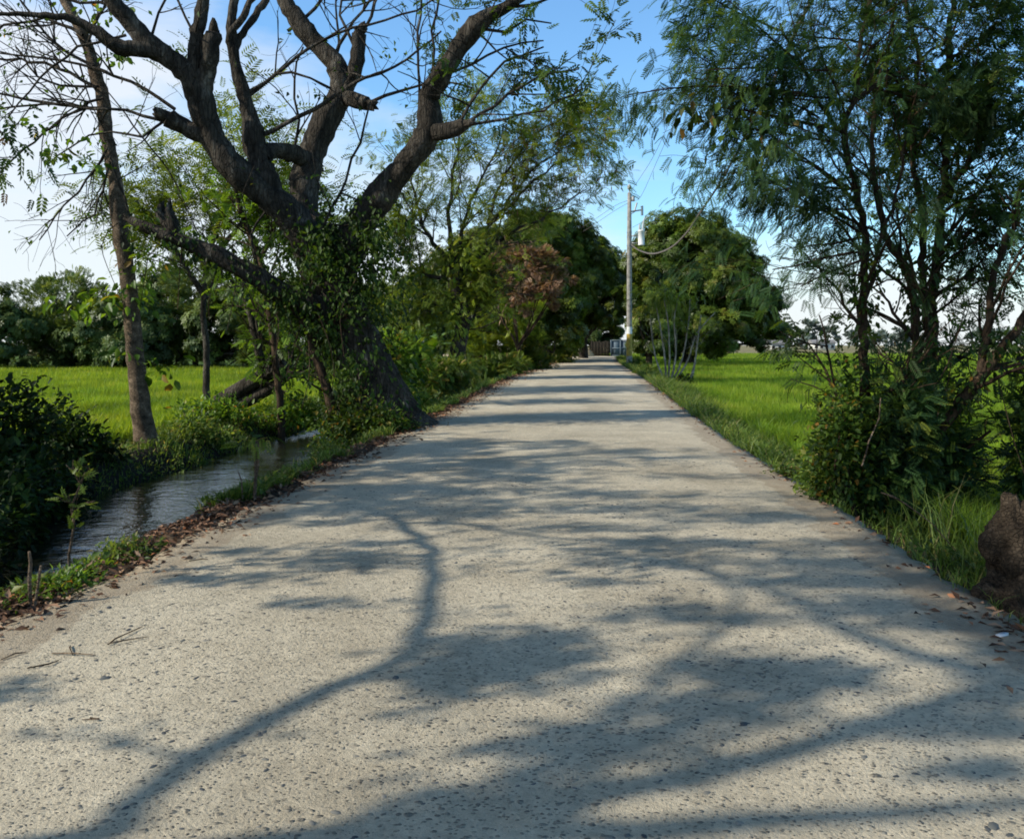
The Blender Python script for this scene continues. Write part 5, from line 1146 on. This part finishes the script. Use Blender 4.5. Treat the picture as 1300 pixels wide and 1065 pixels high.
limb(m_, [(-6.8, .5, 3.8, .08), (*((np.array([-6.8, .5, 3.8]) + w[-1]) / 2 + [0, -.2, .1]), .07), (*w[-1], .06)], 8, .05, .2)
w2 = arc([(640, 1000), (760, 955), (900, 915), (1000, 880), (1110, 850)], -7.0, .03, .05)
w3 = arc([(545, 850), (600, 850), (680, 830), (740, 800)], -6.8, .04, .012)
def shadow_leaves(px, py, rx, ry, n, size=.1, x=-6.8):
    k = rs.randn(n, 2) * .5; P_ = np.array([up_sun(px + rx * a_, py + ry * b_, x + rs.randn() * .25) for a_, b_ in k])
    scatter(f_, T_fold(), P_, rs.randn(n, 3) + [0, 0, -.3], size * (.7 + .6 * rs.rand(n)))
for a_ in ((650, 840, 110, 36, 720), (570, 870, 60, 30, 110), (720, 815, 50, 20, 70), (430, 712, 110, 15, 300), (330, 735, 80, 12, 60), (420, 766, 80, 8, 60), (1000, 858, 130, 24, 420), (930, 905, 140, 26, 240), (760, 950, 150, 32, 300), (640, 1020, 140, 30, 200), (860, 780, 110, 14, 150), (950, 790, 70, 8, 60),
           (1020, 735, 110, 18, 240), (1120, 770, 120, 24, 260), (1180, 700, 90, 18, 200), (1080, 690, 120, 10, 150), (860, 715, 110, 10, 130), (1230, 920, 110, 24, 200), (1280, 860, 60, 40, 200), (1250, 980, 70, 14, 70), (700, 650, 130, 7, 130), (930, 660, 150, 9, 220), (820, 630, 160, 7, 220), (600, 610, 130, 6, 150), (1000, 630, 90, 8, 120), (560, 655, 60, 5, 40), (700, 600, 140, 6, 160), (1010, 700, 60, 6, 60), (770, 740, 70, 6, 50), (20, 880, 40, 14, 40),
           (640, 625, 160, 5, 200), (820, 645, 170, 7, 300), (980, 655, 120, 8, 260), (1060, 715, 120, 10, 260), (760, 672, 120, 6, 160), (880, 690, 130, 7, 200), (1150, 735, 120, 12, 320), (1230, 790, 110, 16, 320), (560, 590, 120, 4, 160), (760, 590, 160, 5, 240), (900, 605, 120, 5, 200),
           (1180, 690, 110, 26, 420), (1270, 740, 90, 36, 480), (1120, 640, 90, 18, 320), (1300, 820, 60, 30, 260), (1240, 650, 110, 24, 420), (480, 690, 70, 6, 70), (300, 700, 70, 8, 80), (250, 735, 60, 8, 60)):
    shadow_leaves(*a_)
f_0 = MB(); m_.build('trunk', M['bark'], ct, smooth=True); leaves_on(f_, T_fold(), tips, 1, .09, .05, -.3); f_.build('foliage', M['vine'], ct)
for a_ in ((8, 170, 4.6, 12, 30, 22, .09), (2, 225, 4.6, 14, 20, 16, .09), (-60, 150, 4.6, 50, 40, 60, .09), (-200, 60, 4.4, 120, 80, 160, .09)): tuft(f_0, *a_, T_spray(), -.6)
f_0.build('foliage', M['bright'], ct); m_ = MB(); limb(m_, [(-6.9, .2, 4.6, .03), (-5.4, 2.6, 4.6, .018), (*PX(-200, 60, 4.4), .012), (*PX(-60, 120, 4.6), .008), (*PX(4, 170, 4.6), .004)], 6, .05, .15, wob=.01); m_.build('branch', M['bark'], ct)
bush('shrub', 'tall unseen shrub added outside the left margin to shade the bank', 'shrub', (-9.6, 7.4, -.5), (1.5, 1.6, 3.6), 4200, .16, 'vine', clumps=14)  # unseen blocker, added to throw shade on the far bank
bush('shrub', 'broad unseen shrub added outside the margin to shade the left shrubs', 'shrub', (-8.9, 9.7, -.5), (1.3, 1.4, 4.4), 4400, .16, 'vine', clumps=12)  # second unseen blocker, added to keep sun off the bank shrubs
shade_tree('feathery tree behind the left shrubs outside the picture', (-9.2, 7.6, -.5), [
    [(0, 0, -.2, .25), (.1, 0, 2, .2), (.2, .1, 4, .14), (.1, .2, 6, .08), (0, .2, 8, .03)],
    [(.1, 0, 2.5, .12), (.6, -.6, 4.2, .07), (.7, -1.4, 5.6, .03)], [(.1, 0, 3, .12), (.1, 1.2, 4.4, .07), (0, 2.2, 5.2, .03)], [(.15, .1, 3.6, .1), (-1.1, .5, 5, .06), (-2, .8, 6.2, .03)], [(.15, .1, 2.2, .1), (.3, .9, 3.2, .06), (.5, 1.9, 3.6, .03)]], 12, .3, T_pinnate(7, .36, .06), 'feather', tw_len=1.3)


# ------------------------------------------------------------------ light, sky, camera
w = bpy.data.worlds.new('World'); scene.world = w; w.use_nodes = True; nt = w.node_tree; nt.nodes.clear(); L = nt.links
out = nt.nodes.new('ShaderNodeOutputWorld'); bg = nt.nodes.new('ShaderNodeBackground'); bg.inputs[1].default_value = .12
sky = nt.nodes.new('ShaderNodeTexSky'); sky.sky_type = 'NISHITA'; sky.sun_disc = False; sky.sun_elevation = S_EL; sky.sun_rotation = math.atan2(S[0], S[1])
sky.air_density = 1.3; sky.dust_density = .6; sky.ozone_density = 2.0; sky.altitude = 0
tc_ = nt.nodes.new('ShaderNodeTexCoord'); sep = nt.nodes.new('ShaderNodeSeparateXYZ'); L.new(tc_.outputs['Generated'], sep.inputs[0])
mp = nt.nodes.new('ShaderNodeMapping'); mp.inputs['Scale'].default_value = (1.0, 1.0, 3.2); L.new(tc_.outputs['Generated'], mp.inputs[0])
cn = nt.nodes.new('ShaderNodeTexNoise'); cn.inputs['Scale'].default_value = 2.6; cn.inputs['Detail'].default_value = 7; cn.inputs['Roughness'].default_value = .58; L.new(mp.outputs[0], cn.inputs['Vector'])
def math_(op, a, b_=None, c_=None):
    m = nt.nodes.new('ShaderNodeMath'); m.operation = op
    for k, v in enumerate((a, b_, c_)):
        if v is None: continue
        if isinstance(v, (int, float)): m.inputs[k].default_value = v
        else: L.new(v, m.inputs[k])
    return m.outputs[0]
# thin white veil, thicker towards the sun's side and low down
bias = math_('MULTIPLY_ADD', sep.outputs['X'], -1.35, .0)
low = math_('ADD', math_('MULTIPLY_ADD', sep.outputs['Z'], -2.2, .62), math_('MULTIPLY', math_('MAXIMUM', math_('SUBTRACT', .16, sep.outputs['Z']), 0.0), 6.0))
hi = math_('MULTIPLY', math_('MAXIMUM', math_('SUBTRACT', sep.outputs['Z'], .42), 0.0), -6.0)
v = math_('ADD', math_('ADD', math_('ADD', bias, hi), low), math_('MULTIPLY_ADD', cn.outputs[0], 2.0, -1.0))
cr_ = nt.nodes.new('ShaderNodeValToRGB'); cr_.color_ramp.elements[0].position = .1; cr_.color_ramp.elements[1].position = .75; L.new(v, cr_.inputs[0])
mxs = nt.nodes.new('ShaderNodeMix'); mxs.data_type = 'RGBA'; L.new(math_('MULTIPLY', cr_.outputs[0], .85), mxs.inputs[0])
sat = nt.nodes.new('ShaderNodeMix'); sat.data_type = 'RGBA'; sat.blend_type = 'MULTIPLY'; sat.inputs[0].default_value = 1; L.new(sky.outputs[0], sat.inputs[6]); sat.inputs[7].default_value = (1.12, 1.6, 1.98, 1)
zf = nt.nodes.new('ShaderNodeMapRange'); L.new(sep.outputs['Z'], zf.inputs[0]); zf.inputs[1].default_value = .4; zf.inputs[2].default_value = .8; zf.inputs[3].default_value = 1.0; zf.inputs[4].default_value = .22
zs = nt.nodes.new('ShaderNodeVectorMath'); zs.operation = 'SCALE'; L.new(sat.outputs[2], zs.inputs[0]); L.new(zf.outputs[0], zs.inputs['Scale'])
L.new(zs.outputs[0], mxs.inputs[6]); mxs.inputs[7].default_value = (7.6, 7.9, 8.3, 1)
L.new(mxs.outputs[2], bg.inputs[0]); L.new(bg.outputs[0], out.inputs[0])

sun = bpy.data.lights.new('sun', 'SUN'); sun.energy = 5.0; sun.angle = math.radians(.6); sun.color = (1, .94, .8)
so = bpy.data.objects.new('sun', sun); COL.objects.link(so); so.rotation_euler = Vector(tuple(-S)).to_track_quat('-Z', 'Y').to_euler(); so.location = (-20, 0, 20)

cam = bpy.data.cameras.new('camera'); co = bpy.data.objects.new('camera', cam); COL.objects.link(co); scene.camera = co
co.location = (0, 0, CAMH); co.rotation_euler = (PI / 2, 0, 0); cam.sensor_fit = 'HORIZONTAL'; cam.sensor_width = 36; cam.lens = 36 * F / 1300.0
cam.shift_y = -(532.5 - HZ) / 1300.0; cam.clip_start = .05; cam.clip_end = 4000
scene.view_settings.view_transform = 'Standard'; scene.view_settings.look = 'None'; scene.view_settings.exposure = 0
cy = scene.cycles; cy.max_bounces = 6; cy.diffuse_bounces = 3; cy.glossy_bounces = 2; cy.transmission_bounces = 3; cy.transparent_max_bounces = 4; cy.caustics_reflective = False; cy.caustics_refractive = False
cy.use_denoising = True; cy.filter_width = 1.8
